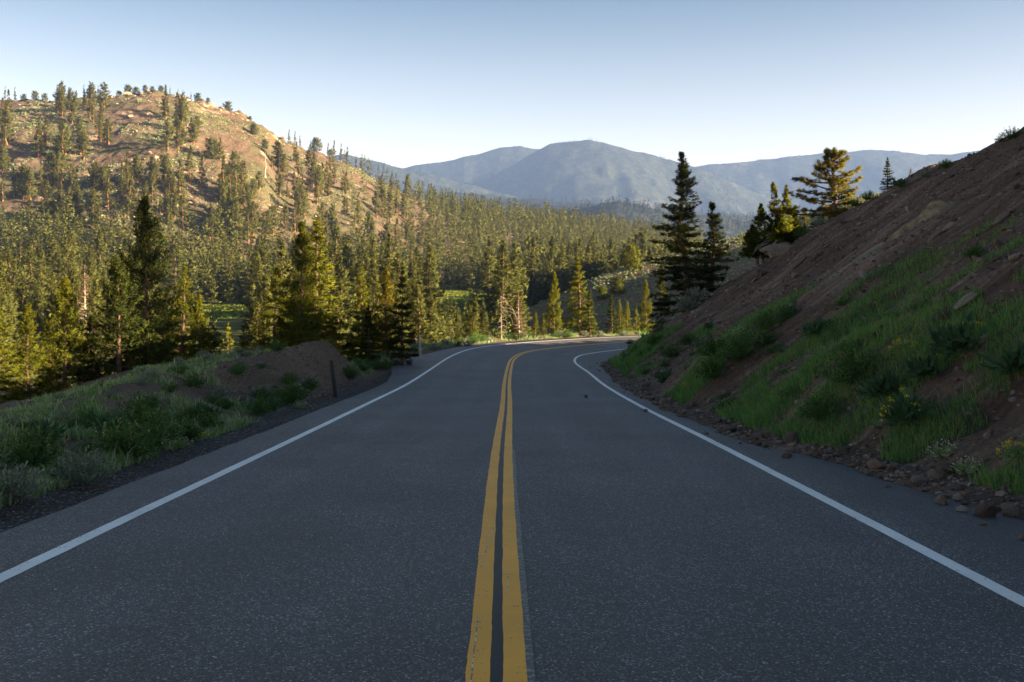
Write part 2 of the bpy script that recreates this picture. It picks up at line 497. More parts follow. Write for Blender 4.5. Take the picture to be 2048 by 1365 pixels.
def mat_foliage(name, stops, trans=.35, scale=.5, vary=.3, ttint=(1.15, 1.05, .5), soft=True):
    """needles and leaves: real leaf colours, varied leaf by leaf, clump by clump and plant by plant"""
    m, nt, out = material(name)
    p = objco(nt)
    isl = node(nt, 'NewGeometry').outputs['Random Per Island']
    cl = noise(nt, p, scale, 2)
    rnd = node(nt, 'ObjectInfo').outputs['Random']
    f = mathn(nt, 'ADD', mathn(nt, 'MULTIPLY', isl, .45), mathn(nt, 'MULTIPLY', cl, .55))
    c = ramp(nt, f, stops)
    c = mix(nt, vary, c, ramp(nt, rnd, [(0, .55), (1, 1.5)]), 'MULTIPLY')
    nv = node(nt, 'Attribute', {'attribute_name': 'nrm'}).outputs['Vector']
    nv = node(nt, 'VectorTransform', {'vector_type': 'NORMAL', 'convert_from': 'OBJECT', 'convert_to': 'WORLD'}, Vector=nv).outputs[0]
    kw = {'Normal': nv} if soft else {}
    d = node(nt, 'BsdfDiffuse', None, Color=c, **kw)
    t = node(nt, 'BsdfTranslucent', None, Color=mix(nt, 1.0, c, ttint, 'MULTIPLY'), **kw)
    s1 = node(nt, 'MixShader', None, i0=trans, i1=d.outputs[0], i2=t.outputs[0])
    nt.links.new(s1.outputs[0], out.inputs[0])
    m.cycles.use_bump_map_correction = False
    return m

def mat_plain(name, lo, hi, scale, rough=.9, bump=.02, stretch=(1, 1, 1), spec=.2, vary=0.0):
    m, nt, out = material(name)
    p = vscale(nt, objco(nt), stretch)
    n1 = noise(nt, p, scale, 5, .65)
    c = ramp(nt, n1, [(.3, lo), (.7, hi)])
    if vary:
        c = mix(nt, vary, c, ramp(nt, node(nt, 'ObjectInfo').outputs['Random'], [(0, .5), (1, 1.6)]), 'MULTIPLY')
    surface(nt, out, c, rough, n1, bump, .8, spec)
    return m

def mat_rock(name, stops, vary=.6, island=False):
    m, nt, out = material(name)
    p = objco(nt)
    r = node(nt, 'NewGeometry').outputs['Random Per Island'] if island else node(nt, 'ObjectInfo').outputs['Random']
    n1 = noise(nt, p, 7, 5, .7)
    c = ramp(nt, r, stops)
    c = mix(nt, vary, c, ramp(nt, n1, [(.3, .5), (.7, 1.45)]), 'MULTIPLY')
    surface(nt, out, c, .9, n1, .03, .9, .2)
    return m

M = {}
M['asphalt'] = mat_asphalt()
M['white'] = mat_paint('white_road_paint', (.78, .78, .76), .36, 0)
M['yellow'] = mat_paint('yellow_road_paint', (.93, .41, .030), .34, 0)
M['oldpaint'] = mat_paint('faded_road_paint', (.27, .235, .20), .50, 0)
M['scrape'] = mat_paint('scraped_pale_paint', (.80, .74, .58), .47, 0)
M['seal'] = mat_plain('black_crack_sealer', (.006, .007, .009), (.016, .017, .02), 20, .55, .004)
M['soil'] = mat_soil()
M['verge'] = mat_verge()
M['valley'] = mat_valley()
M['meadow'] = mat_meadow()
M['hill'] = mat_bare_hill()
M['shill'] = mat_shaded_hill()
M['mount'] = mat_mountain()
M['bark'] = mat_plain('bark', (.055, .036, .027), (.17, .11, .08), 9, .95, .05, (1, 1, .2))
M['redbark'] = mat_plain('orange_bark', (.10, .05, .03), (.30, .15, .085), 6, .95, .05, (1, 1, .2))
M['deadwood'] = mat_plain('bleached_wood', (.16, .135, .115), (.34, .30, .26), 12, .9, .02, (1, 1, .15))
PINE = [(.25, (.060, .084, .014)), (.5, (.130, .158, .021)), (.75, (.21, .22, .030))]
FIR = [(.25, (.024, .042, .014)), (.5, (.048, .070, .018)), (.75, (.080, .098, .024))]
M['pine'] = mat_foliage('pine_needles', [(p, tuple(1.15 * v for v in c)) for p, c in PINE], .52)
M['fir'] = mat_foliage('fir_needles', FIR, .34)
M['gold'] = mat_foliage('golden_pine_needles', [(.25, (.065, .070, .014)), (.5, (.135, .130, .021)), (.75, (.21, .185, .030))], .38)
M['juniper'] = mat_foliage('juniper_sprays', [(.25, (.060, .085, .012)), (.5, (.12, .150, .018)), (.75, (.19, .20, .026))], .42)
M['forest'] = mat_foliage('forest_needles', [(.2, (.050, .070, .022)), (.5, (.105, .125, .034)), (.8, (.165, .165, .050))], .34, .07, .35)
M['rustneedle'] = mat_foliage('dying_needles', [(.3, (.13, .095, .07)), (.7, (.24, .18, .13))], .3)
M['farforest'] = mat_foliage('far_forest_needles', [(.2, (.016, .024, .014)), (.8, (.036, .044, .024))], .2, .01, 0)
M['grass'] = mat_foliage('bank_grass', [(.2, (.055, .130, .080)), (.38, (.090, .215, .085)), (.52, (.145, .285, .075)), (.66, (.20, .29, .085)), (.8, (.27, .25, .14))], .40, .42, 0, (.95, 1.05, .7), False)
M['weeds'] = mat_foliage('verge_weeds', [(.2, (.085, .150, .060)), (.4, (.16, .265, .085)), (.55, (.25, .30, .18)), (.7, (.33, .36, .29)), (.85, (.31, .33, .11))], .35, .9, 0, (1.0, 1.1, .6), False)
M['meadowp'] = mat_foliage('meadow_leaves', [(.2, (.12, .19, .035)), (.8, (.27, .30, .07))], .4, .3, 0, (1, 1, .6), False)
M['sage'] = mat_foliage('sage_leaves', [(.25, (.10, .125, .10)), (.75, (.22, .25, .205))], .25, 2.0, .3, (1, 1, .8), False)
M['shrub'] = mat_foliage('shrub_leaves', [(.25, (.032, .070, .027)), (.75, (.095, .165, .055))], .3, 2.0, .3, (1, 1.1, .6), False)
M['broad'] = mat_foliage('broad_leaves', [(.25, (.030, .080, .045)), (.75, (.095, .155, .085))], .3, 3.0, .25, (1, 1.1, .6), False)
M['seedhead'] = mat_foliage('cream_flower_spikes', [(.25, (.20, .18, .09)), (.75, (.38, .34, .20))], .3, 3, .2, (1, 1, .8), False)
M['yellowfl'] = mat_foliage('yellow_petals', [(.25, (.55, .40, .02)), (.75, (.75, .60, .04))], .3, 3, .2, (1, 1, .6), False)
M['whitefl'] = mat_foliage('white_petals', [(.25, (.50, .50, .50)), (.75, (.75, .75, .75))], .3, 3, .2, (1, 1, 1), False)
M['purplefl'] = mat_foliage('purple_petals', [(.25, (.22, .16, .36)), (.75, (.40, .32, .50))], .3, 3, .2, (1, 1, 1), False)
M['lilacfl'] = mat_foliage('lilac_phlox', [(.25, (.20, .16, .20)), (.75, (.34, .29, .33))], .3, 3, .2, (1, 1, 1), False)
M['rock'] = mat_rock('loose_stone', [(0, (.070, .055, .049)), (.35, (.125, .094, .078)), (.6, (.165, .118, .09)), (.85, (.19, .17, .16)), (1, (.26, .235, .21))])
M['gravel'] = mat_rock('rubble', [(0, (.060, .047, .040)), (.4, (.115, .083, .067)), (.7, (.155, .112, .088)), (1, (.24, .21, .19))], .5, True)
M['palerock'] = mat_rock('pale_stone', [(0, (.13, .105, .085)), (1, (.25, .215, .18))])
M['sulphur'] = mat_plain('yellowish_mineral', (.10, .080, .052), (.30, .265, .17), 4.5, .95, .1)
M['hillrock'] = mat_rock('tan_boulder', [(0, (.22, .17, .125)), (1, (.36, .29, .22))])  # whitish-tan stone colour of the hill boulders
M['postgreen'] = mat_plain('dark_green_steel', (.008, .016, .016), (.016, .03, .028), 6, .5, .002, spec=.4)
M['postgrey'] = mat_plain('galvanised_steel', (.36, .37, .38), (.50, .51, .52), 9, .45, .002, spec=.5)
M['reflector'] = mat_plain('white_reflector', (.55, .56, .58), (.7, .7, .72), 30, .3, .001, spec=.5)
M['hole'] = mat_plain('bolt_hole', (.008, .008, .008), (.012, .012, .012), 10)

# ------------------------------------------------------------------ mesh helpers
def mesh(name, V, F, mats, uv=None, smooth=False, midx=None, nrm=None):
    """V (n,3); F (m,k) one face size; mats list of keys"""
    me = bpy.data.meshes.new(name)
    V = np.ascontiguousarray(V, np.float32); F = np.ascontiguousarray(F, np.int32)
    me.vertices.add(len(V)); me.vertices.foreach_set('co', V.ravel())
    me.loops.add(F.size); me.loops.foreach_set('vertex_index', F.ravel())
    me.polygons.add(len(F))
    me.polygons.foreach_set('loop_start', np.arange(0, F.size, F.shape[1], dtype=np.int32))
    for k in ([mats] if isinstance(mats, str) else mats):
        me.materials.append(M[k])
    if midx is not None:
        me.polygons.foreach_set('material_index', np.ascontiguousarray(midx, np.int32))
    me.polygons.foreach_set('use_smooth', np.full(len(F), bool(smooth)))
    if uv is not None:
        l = me.uv_layers.new(name='uv')
        l.data.foreach_set('uv', np.ascontiguousarray(np.asarray(uv, np.float32)[F.ravel()]).ravel())
    if nrm is not None:
        at = me.attributes.new('nrm', 'FLOAT_VECTOR', 'POINT')
        at.data.foreach_set('vector', np.ascontiguousarray(nrm, np.float32).ravel())
    me.update(calc_edges=True)
    return me

def link(name, me, parent=None, loc=None, rz=0.0, sc=1.0):
    o = bpy.data.objects.new(name, me)
    C.objects.link(o)
    if parent is not None:
        o.parent = parent
    if loc is not None:
        o.location = loc
    o.rotation_euler = (0, 0, rz)
    o.scale = (sc, sc, sc) if isinstance(sc, (int, float)) else sc
    return o

def tag(o, label, cat, group=None):
    o['label'] = label; o['category'] = cat
    if group:
        o['group'] = group
    return o

def structure(o):
    o['kind'] = 'structure'
    return o

def stuff(o, label=None, cat=None):
    o['kind'] = 'stuff'
    if label:
        o['label'] = label; o['category'] = cat
    return o

def grid_faces(nu, nv):
    i = np.arange(nu - 1)[:, None] * nv + np.arange(nv - 1)[None]
    i = i.ravel()
    return np.stack([i, i + nv, i + nv + 1, i + 1], 1)

def tube(P, rad, sides=6, cap=True):
    """one tapered tube along the points P; returns V, F (quads)"""
    P = np.asarray(P, float); rad = np.asarray(rad, float)
    T = np.gradient(P, axis=0); T /= np.linalg.norm(T, axis=1)[:, None] + 1e-9
    ref = np.where(np.abs(T[:, 2:3]) > .9, np.array([[1., 0, 0]]), np.array([[0, 0, 1.]]))
    A = np.cross(T, ref); A /= np.linalg.norm(A, axis=1)[:, None] + 1e-9
    B = np.cross(T, A)
    an = np.linspace(0, 2 * math.pi, sides, endpoint=False)
    V = P[:, None] + rad[:, None, None] * (np.cos(an)[None, :, None] * A[:, None] + np.sin(an)[None, :, None] * B[:, None])
    n = len(P)
    i = np.arange(n - 1)[:, None] * sides; j = np.arange(sides)[None]; j2 = (j + 1) % sides
    F = np.stack([i + j, i + j2, i + sides + j2, i + sides + j], -1).reshape(-1, 4)
    return V.reshape(-1, 3), F

def join(parts):
    V, F, o = [], [], 0
    for v, f in parts:
        V.append(v); F.append(f + o); o += len(v)
    return np.concatenate(V), np.concatenate(F)

# ------------------------------------------------------------------ ground, road and markings
s_ax = np.concatenate([np.arange(-12, 4, .5), np.arange(4, 22, .13), np.arange(22, 45, .2), np.arange(45, 90, .35), np.arange(90, 152, .8)])
nr_ax = np.concatenate([np.arange(2.6, 15, .14), np.arange(15, 24, .35), np.arange(24, 41, 1.2)])
nl_ax = -np.concatenate([np.arange(3.2, 12, .14), np.arange(12, 20, .4), np.arange(20, 42, 1.2)])

def strip_mesh(name, n_ax, mat):
    S, N = np.meshgrid(s_ax, n_ax, indexing='ij')
    S, N = S.ravel(), N.ravel()
    x, y = road_at(S, N)
    z = near_z(S, N, x, y)
    F = grid_faces(len(s_ax), len(n_ax))
    if n_ax[1] > n_ax[0]:
        F = F[:, ::-1].copy()
    me = mesh(name, np.stack([x, y, z], 1), F, mat, np.stack([S, N], 1), True)
    return structure(link(name, me))

strip_mesh('cut_bank', nr_ax, 'soil')
strip_mesh('verge', nl_ax, 'verge')

def road_ribbon(name, offs, mat, lift, s0=-12, s1=150, parent=None, step=.4):
    """offs: list of functions s -> lateral position"""
    S = np.arange(s0, s1, step)
    cols = [f(S) if callable(f) else np.full(len(S), float(f)) for f in offs]
    N = np.stack(cols, 1); SS = np.repeat(S[:, None], N.shape[1], 1)
    x, y = road_at(SS.ravel(), N.ravel())
    z = road_z(SS.ravel(), N.ravel()) - GRADE * y + lift
    F = grid_faces(len(S), N.shape[1])
    me = mesh(name, np.stack([x, y, z], 1), F[:, ::-1].copy(), mat, np.stack([SS.ravel(), N.ravel()], 1), True)
    return link(name, me, parent)

rd = structure(road_ribbon('road', [lambda s: -edge_left(s) - .06, lambda s: -edge_left(s), -3.5, -2.2, -1.1, 0, 1.1, 2.2, 3.4, lambda s: foot_right(s) - .15, lambda s: foot_right(s) + .12, lambda s: foot_right(s) + .45], 'asphalt', 0.0))
me = rd.data                                      # let the pavement edges dip into the ground beside them
co = np.empty(len(me.vertices) * 3, np.float32); me.vertices.foreach_get('co', co); co = co.reshape(-1, 12, 3)
co[:, 0, 2] -= .08; co[:, 10, 2] -= .035; co[:, 11, 2] -= .12
me.vertices.foreach_set('co', co.ravel()); me.update()

def wob(o, seed, a=.006):
    return lambda s: o + a * vnoise(s * 2.3, s * 0, seed) + a * .7 * vnoise(s * 9.0, s * 0, seed + 1)

def line(name, o, w, mat, lift, seed, s0=-12, s1=150):
    return structure(road_ribbon(name, [wob(o - w / 2, seed), wob(o + w / 2, seed + 5)], mat, lift, s0, s1, rd, .1))

line('edge_line', -LW, .135, 'white', .004, 71)
line('edge_line', LW * .985, .135, 'white', .004, 72)
line('sealed_joint', 0, .075, 'seal', .003, 73)
line('faded_line', .165, .06, 'oldpaint', .003, 74, -12, 15)
line('centre_line', -.0925, .121, 'yellow', .005, 75)
line('centre_line', .0925, .121, 'yellow', .005, 76)
# scraped old paint showing through the yellow
for n_, (s0, s1, a, b, w) in enumerate([(7.3, 8.9, -.125, -.05, .014), (6.5, 7.1, .06, .075, .012), (3.5, 6.0, -.135, -.118, .016)]):
    structure(road_ribbon('scraped_paint', [lambda s, s0=s0, s1=s1, a=a, b=b, w=w: a + (b - a) * (s - s0) / (s1 - s0) - w * np.abs(vnoise(s * 14, 0 * s, 3)) * .5 - .001,
                                            lambda s, s0=s0, s1=s1, a=a, b=b, w=w: a + (b - a) * (s - s0) / (s1 - s0) + w * np.abs(vnoise(s * 11, 0 * s, 4)) * .8 + .001], 'scrape', .007, s0, s1, rd, .04))

def polar_mesh(name, fn, a_ax, d_ax, mat, meadow=False):
    A, D = np.meshgrid(a_ax, d_ax, indexing='ij')
    A, D = A.ravel(), D.ravel()
    x = A * D
    z = fn(x, D)
    F = grid_faces(len(a_ax), len(d_ax))
    mats, mi = mat, None
    if meadow:
        mats = [mat, 'meadow']
        cx, cy = x[F].mean(1), D[F].mean(1)
        mi = meadow_mask(cx, cy).astype(np.int32)
    me = mesh(name, np.stack([x, D, z], 1), F, mats, None, True, mi)
    return structure(link(name, me))

MEADOWS = [(385, 235, 24, 36), (480, 255, 18, 22), (915, 335, 20, 55), (1000, 345, 12, 20), (1100, 330, 14, 20)]
def meadow_mask(x, y, grow=1.0):
    m = np.zeros(np.shape(x), bool)
    for px, d, rx, ry in MEADOWS:
        mx = (px - CX) / FPX * d
        m |= ((x - mx) / rx) ** 2 + ((y - d) / ry) ** 2 + .35 * fbm(x / 9, y / 9, 8, 3) < grow
    return m

polar_mesh('valley', valley, np.linspace(-.60, .56, 460), np.geomspace(8, 6700, 460), 'valley', True)
polar_mesh('bare_hill', bare_hill_z, np.linspace(-.80, .30, 560), np.concatenate([np.linspace(300, 700, 300), np.linspace(705, 1150, 90)]), 'hill')
polar_mesh('shaded_hill', shaded_hill_z, np.linspace(-.12, .56, 260), np.linspace(85, 320, 150), 'shill')
for i in range(len(MOUNTS)):
    a0, a1 = (MOUNTS[i][0][0][0] - CX) / FPX, (MOUNTS[i][0][-1][0] - CX) / FPX
    dd = [t[2] for t in MOUNTS[i][0]]
    polar_mesh('mountain', lambda x, y, i=i: mount_z(i, x, y), np.linspace(a0, a1, 330), np.linspace(min(dd) - MOUNTS[i][1] - 150, max(dd) + 200, 120), 'mount')

# ------------------------------------------------------------------ conifers
def unit(v):
    return v / (np.linalg.norm(v, axis=-1, keepdims=True) + 1e-9)

PROF = {
    'fir':   lambda t: .035 + .965 * (1 - t) ** .95,
    'spire': lambda t: .03 + .97 * (1 - t) ** .92,
    'pine':  lambda t: .06 + .94 * np.clip(1 - t, 0, 1) ** .72 * (.72 + .28 * np.sin(np.clip(t * 2.4 + .55, 0, 3.1))),
    'round': lambda t: .18 + .82 * np.sqrt(np.clip(1 - (t * 1.12 - .30) ** 2 / .72, 0, 1)),
    'open':  lambda t: .16 + .84 * np.clip(1 - t, 0, 1) ** .8,
}

def crown(seed, H, Rad, nb, nc, nn, kind, base=.06, clump=.16, width=.035, wild=.12, limbs=True, z0=0.0, off=(0, 0), tipbias=.75, stick=.012, whorls=0, layer=.45, flat=1.0, droop=-16, nvar=.62):
    """foliage triangles (n*3,3) and limb tubes of one tree"""
    g = np.random.default_rng(seed)
    t = np.sort(g.random(nb) ** .92)
    nw = whorls or max(6, nb // 6)
    t = np.clip((1 - layer) * t + layer * np.round(t * nw) / nw + g.normal(0, .008, nb), 0, .995)
    zb = z0 + H * (base + (1 - base) * t)
    az = np.arange(nb) * 2.39996 + g.normal(0, .5, nb)
    L = Rad * PROF[kind](t) * np.clip(g.normal(.92, wild, nb), .35, 1.35)
    if kind in ('fir', 'spire'):
        el = np.interp(t, [0, .5, 1], [R(droop), R(droop * .2), R(48)]) + g.normal(0, .08, nb); curve = .16
    else:
        el = np.interp(t, [0, .5, 1], [R(-4), R(16), R(60)]) + g.normal(0, .13, nb); curve = .22
    dh = np.stack([np.cos(az), np.sin(az), np.zeros(nb)], 1)
    side = np.stack([-np.sin(az), np.cos(az), np.zeros(nb)], 1)
    up = np.array([0, 0, 1.])
    lean = np.array([vnoise(zb * .35, zb * 0, seed), vnoise(zb * .35, zb * 0 + 9, seed)]).T * .05 * H
    O = np.concatenate([lean + np.array(off), zb[:, None]], 1)
    def pt(i, u):
        return O[i] + dh[i] * (np.cos(el[i]) * u * L[i])[:, None] + up * (np.sin(el[i]) * u * L[i] + curve * u * u * L[i])[:, None]
    k = np.maximum(2, (nc * (.35 + .65 * L / Rad)).astype(int))
    bi = np.repeat(np.arange(nb), k)
    u = 1 - (1 - .16) * g.random(len(bi)) ** (1 / tipbias) if tipbias < 1 else g.uniform(.15, 1, len(bi)) ** (1 / tipbias)
    lat = g.uniform(-1, 1, len(bi)) * L[bi] * .42 * np.clip(1.15 - u, .12, 1) 
    P = pt(bi, u) + side[bi] * lat[:, None] + up * (g.normal(0, .35 * clump, len(bi)))[:, None]
    out = unit(dh[bi] * 1.0 + side[bi] * (np.sign(lat) * .7)[:, None] + up * np.sin(el[bi] + curve)[:, None])
    ci = np.repeat(np.arange(len(bi)), nn)
    n = len(ci)
    d = unit(out[ci] * .8 + g.normal(0, .62, (n, 3)) * np.array([1, 1, flat]) + up * .22 * flat)
    small = .5 + .5 * np.clip(L[bi][ci] / Rad, 0, 1)
    ln = clump * g.uniform(.6, 1.5, n) * small
    w = unit(np.cross(d, g.normal(0, 1, (n, 3)))) * (width * g.uniform(.7, 1.35, n) * (.4 + .6 * small))[:, None]
    p0 = P[ci] + g.normal(0, clump * .22, (n, 3)) * np.array([1, 1, flat])
    V = np.stack([p0 - w, p0 + w, p0 + d * ln[:, None]], 1).reshape(-1, 3)
    # leader
    m = max(10, nb // 4)
    q = np.concatenate([np.tile(np.array(off) + lean[-1], (m, 1)), (z0 + H * g.uniform(.93, 1.0, m))[:, None]], 1)
    dd = unit(g.normal(0, .55, (m, 3)) + up * .8); ww = unit(np.cross(dd, g.normal(0, 1, (m, 3)))) * width
    dd *= .55
    # shading directions: outwards from the stem, varied clump by clump
    ax = np.concatenate([lean[bi] + np.array(off), np.zeros((len(bi), 1))], 1)
    o2 = (P - ax) * np.array([1, 1, 0]) / (Rad * .6)
    cn = unit(o2 + up * (.28 + .25 * u)[:, None] + g.normal(0, .30, (len(bi), 3)))
    nr = unit(cn[ci] + g.normal(0, nvar, (n, 3)))
    NR = np.concatenate([np.repeat(nr, 3, 0), np.repeat(unit(dd + up), 3, 0)])
    V = np.concatenate([V, np.stack([q - ww, q + ww, q + dd * clump], 1).reshape(-1, 3)])
    tubes = []
    if limbs:
        for i in range(nb):
            us = np.array([0, .5, .95]); ii = np.full(3, i)
            tubes.append(tube(pt(ii, us), np.array([1, .6, .2]) * stick * (.5 + L[i]), 3))
    return V, tubes, NR

def trunk_tube(H, r, seed, z0=-.4, sides=8, off=(0, 0), flare=1.35, top=.985):
    zz = np.linspace(0, H * top, 9)
    P = np.stack([vnoise(zz * .35, zz * 0, seed) * .05 * H + off[0], vnoise(zz * .35, zz * 0 + 9, seed) * .05 * H + off[1], zz], 1)
    rad = r * (1 - zz / H * .94); rad[0] *= flare
    P[0, 2] = z0
    return tube(P, rad, sides)

def tri(V):
    return np.arange(len(V), dtype=np.int32).reshape(-1, 3)

class Kind:
    """shared meshes of one kind of tree"""
    def __init__(self, key, seed, H, Rad, nb, nc, nn, kind, needle, bark='bark', r=None, **kw):
        V, tubes, NR = crown(seed, H, Rad, nb, nc, nn, kind, **kw)
        r = r or .022 * H
        tv, tf = join([trunk_tube(H, r, seed)] + tubes)
        self.H = H
        self.trunk = mesh('trunk', tv, tf, bark, None, True)
        self.crown = mesh('crown', V, tri(V), needle, nrm=NR)

def tree(name, kind, x, y, z, h, label, cat, group=None, rz=0.0, fat=1.0):
    o = link(name, None, None, (x, y, z - .05), rz)
    tag(o, label, cat, group)
    s = h / kind.H
    link('trunk', kind.trunk, o, None, 0, (s * fat, s * fat, s))
    link('crown', kind.crown, o, None, 0, (s * fat, s * fat, s))
    return o

K = {}
def kinds(key, n, *a, **k):
    K[key] = [Kind(key, 1000 + i * 37 + sum(map(ord, key)), *a, **k) for i in range(n)]

kinds('pine', 4, 7.0, 1.9, 140, 32, 6, 'pine', 'pine', clump=.20, width=.022)
kinds('slim', 3, 7.0, 1.5, 140, 30, 6, 'spire', 'pine', clump=.16, width=.020, whorls=15, layer=.65, flat=.7)
kinds('fir', 3, 7.0, 1.65, 150, 34, 6, 'fir', 'fir', clump=.16, width=.019, whorls=14, layer=.75, flat=.5, droop=-20)
kinds('big', 2, 8.0, 2.1, 140, 34, 6, 'pine', 'fir', clump=.22, width=.024, wild=.3)
kinds('gold', 1, 7.0, 1.6, 130, 30, 6, 'pine', 'gold', clump=.2, width=.022)
kinds('greatfir', 1, 10.5, 2.25, 190, 58, 7, 'fir', 'fir', base=.07, clump=.18, width=.018, wild=.24, tipbias=1.1, whorls=19, layer=.6, flat=.5, droop=-22)
kinds('sapling', 2, 2.2, .6, 46, 8, 6, 'fir', 'pine', clump=.14, width=.018)

def named_tree(key, var, px, top, base, d, label, fat=1.0, sink=False, name='conifer', cat='tree', fn=ground_z):
    """the tree stands on the ground at distance d; its top reaches the photo row top"""
    x = (px - CX) / FPX * d
    z = float(fn(np.array([x]), np.array([d]))[0])
    zt = EYE + (HY - top) / FPX * d
    return tree(name, K[key][var], x, d, z, max(.5, zt - z), label, cat, None, (px * 7.3) % 6.28, fat)

NEAR = [
    # kind, variant, column, top row, base row, distance, label
    ('slim', 0, -6, 590, 0, 31, 'narrow sunlit pine cut by the left edge of the photo', 1.2),
    ('pine', 0, 57, 610, 0, 33, 'yellow-green sunlit pine with a broad skirt, leftmost whole tree behind the verge', 1.0),
    ('pine', 1, 132, 562, 0, 36, 'tall golden-lit pine between the leftmost pine and the dark pair', .95),
    ('slim', 1, 96, 640, 0, 41, 'thin yellow pine peeping out between the two golden pines', 1.0),
    ('fir', 0, 178, 636, 0, 36, 'half-shaded narrow fir touching the left side of the dark pair', 1.0),
    ('big', 1, 232, 520, 0, 36, 'dark ragged pine leaning against the tallest dark pine on its left', 1.0),
    ('big', 0, 287, 404, 0, 38, 'tallest dark pine left of the road with a spindly pointed top', .85),
    ('slim', 2, 330, 588, 0, 44, 'small yellow pine tucked behind the tallest dark pine', 1.1),
    ('slim', 0, 374, 536, 0, 44, 'slender golden pine just right of the tallest dark pine', 1.15),
    ('pine', 2, 398, 592, 0, 43, 'bushy dark-green pine in front of the slender golden pine', .75),
    ('sapling', 0, 428, 650, 0, 43, 'low yellow young pine at the right foot of the bushy dark pine', 1.3),
    ('sapling', 1, 456, 655, 0, 60, 'small grey-green young conifer alone before the green meadow', 1.0),
    ('sapling', 0, 489, 656, 0, 44, 'little yellow-topped sapling standing above the verge grass', 1.0),
    ('slim', 1, 550, 532, 0, 50, 'golden pine with a pale visible trunk left of the twin-topped pine', 1.15),
    ('pine', 3, 606, 452, 0, 44, 'dark half of the twin-topped pine behind the earth mound', .78),
    ('slim', 2, 630, 445, 0, 50, 'sunlit yellow half of the twin-topped pine behind the earth mound', 1.45),
    ('sapling', 1, 668, 655, 0, 44, 'young yellow pine at the right foot of the twin-topped pine', 1.3),
    ('slim', 0, 721, 538, 0, 50, 'bright yellow pointed pine right of the earth mound', 1.1),
    ('fir', 1, 736, 610, 0, 46, 'layered young fir in front of the bright yellow pointed pine', .9),
    ('gold', 0, 774, 540, 0, 52, 'orange-tinged pine beside the dark pointed fir', .95),
    ('fir', 2, 806, 534, 0, 47, 'dark pointed fir near the grey roadside post', .85),
    ('fir', 0, 968, 612, 0, 76, 'small dark fir left of the bare dead snag', 1.0),
    ('sapling', 0, 950, 645, 0, 74, 'tiny pine at the left foot of the small dark fir', 1.0),
    ('slim', 1, 1072, 622, 0, 95, 'short slim fir between the grey dying tree and the bright green pine', 1.0),
    ('slim', 0, 1087, 628, 0, 99, 'short thin fir close against the bright green pine', 1.0),
    ('pine', 2, 1109, 545, 0, 88, 'bright green pine beyond the bend, first of the sunlit row', .62),
    ('slim', 2, 1157, 520, 0, 90, 'tallest sunlit fir beyond the bend with a pale bare trunk', 1.25),
    ('fir', 1, 1180, 580, 0, 89, 'dense fir leaning on the tallest sunlit fir beyond the bend', 1.0),
    ('fir', 2, 1222, 588, 0, 96, 'yellow-green pointed fir in the middle of the sunlit row', .9),
    ('slim', 0, 1238, 598, 0, 100, 'slim fir just behind the yellow-green pointed fir', 1.0),
    ('slim', 1, 1256, 600, 0, 104, 'olive slim fir standing free at the end of the road', 1.0),
    ('sapling', 0, 1272, 616, 0, 98, 'small bright pine beside the road where it leaves the view', .9),
    ('pine', 0, 1291, 562, 0, 101, 'full bright yellow-green pine at the end of the sunlit row', .7),
]
for k, v, px, top, base, d, lab, fat in NEAR:
    named_tree(k, v, px, top, base, d, lab, fat)

# trees on the crest and nose of the cut bank
def bank_tree(key, var, px, top, d, label, fat=1.0, name='conifer', base=None):
    return named_tree(key, var, px, top, base, d, label, fat, name=name)

kinds('dark', 1, 8.0, 1.8, 140, 36, 6, 'fir', 'fir', clump=.17, width=.021, base=.08, wild=.2)
bank_tree('greatfir', 0, 1366, 308, 58, 'tall dark fir with layered drooping boughs on the nose of the bank', 1.15, 'fir_tree')
bank_tree('dark', 0, 1424, 404, 59, 'shorter dark fir hugging the right side of the tall layered fir', 1.3, 'fir_tree')
bank_tree('fir', 0, 1322, 525, 64, 'dim fir in shadow at the left foot of the tall layered fir', .8, 'fir_tree')

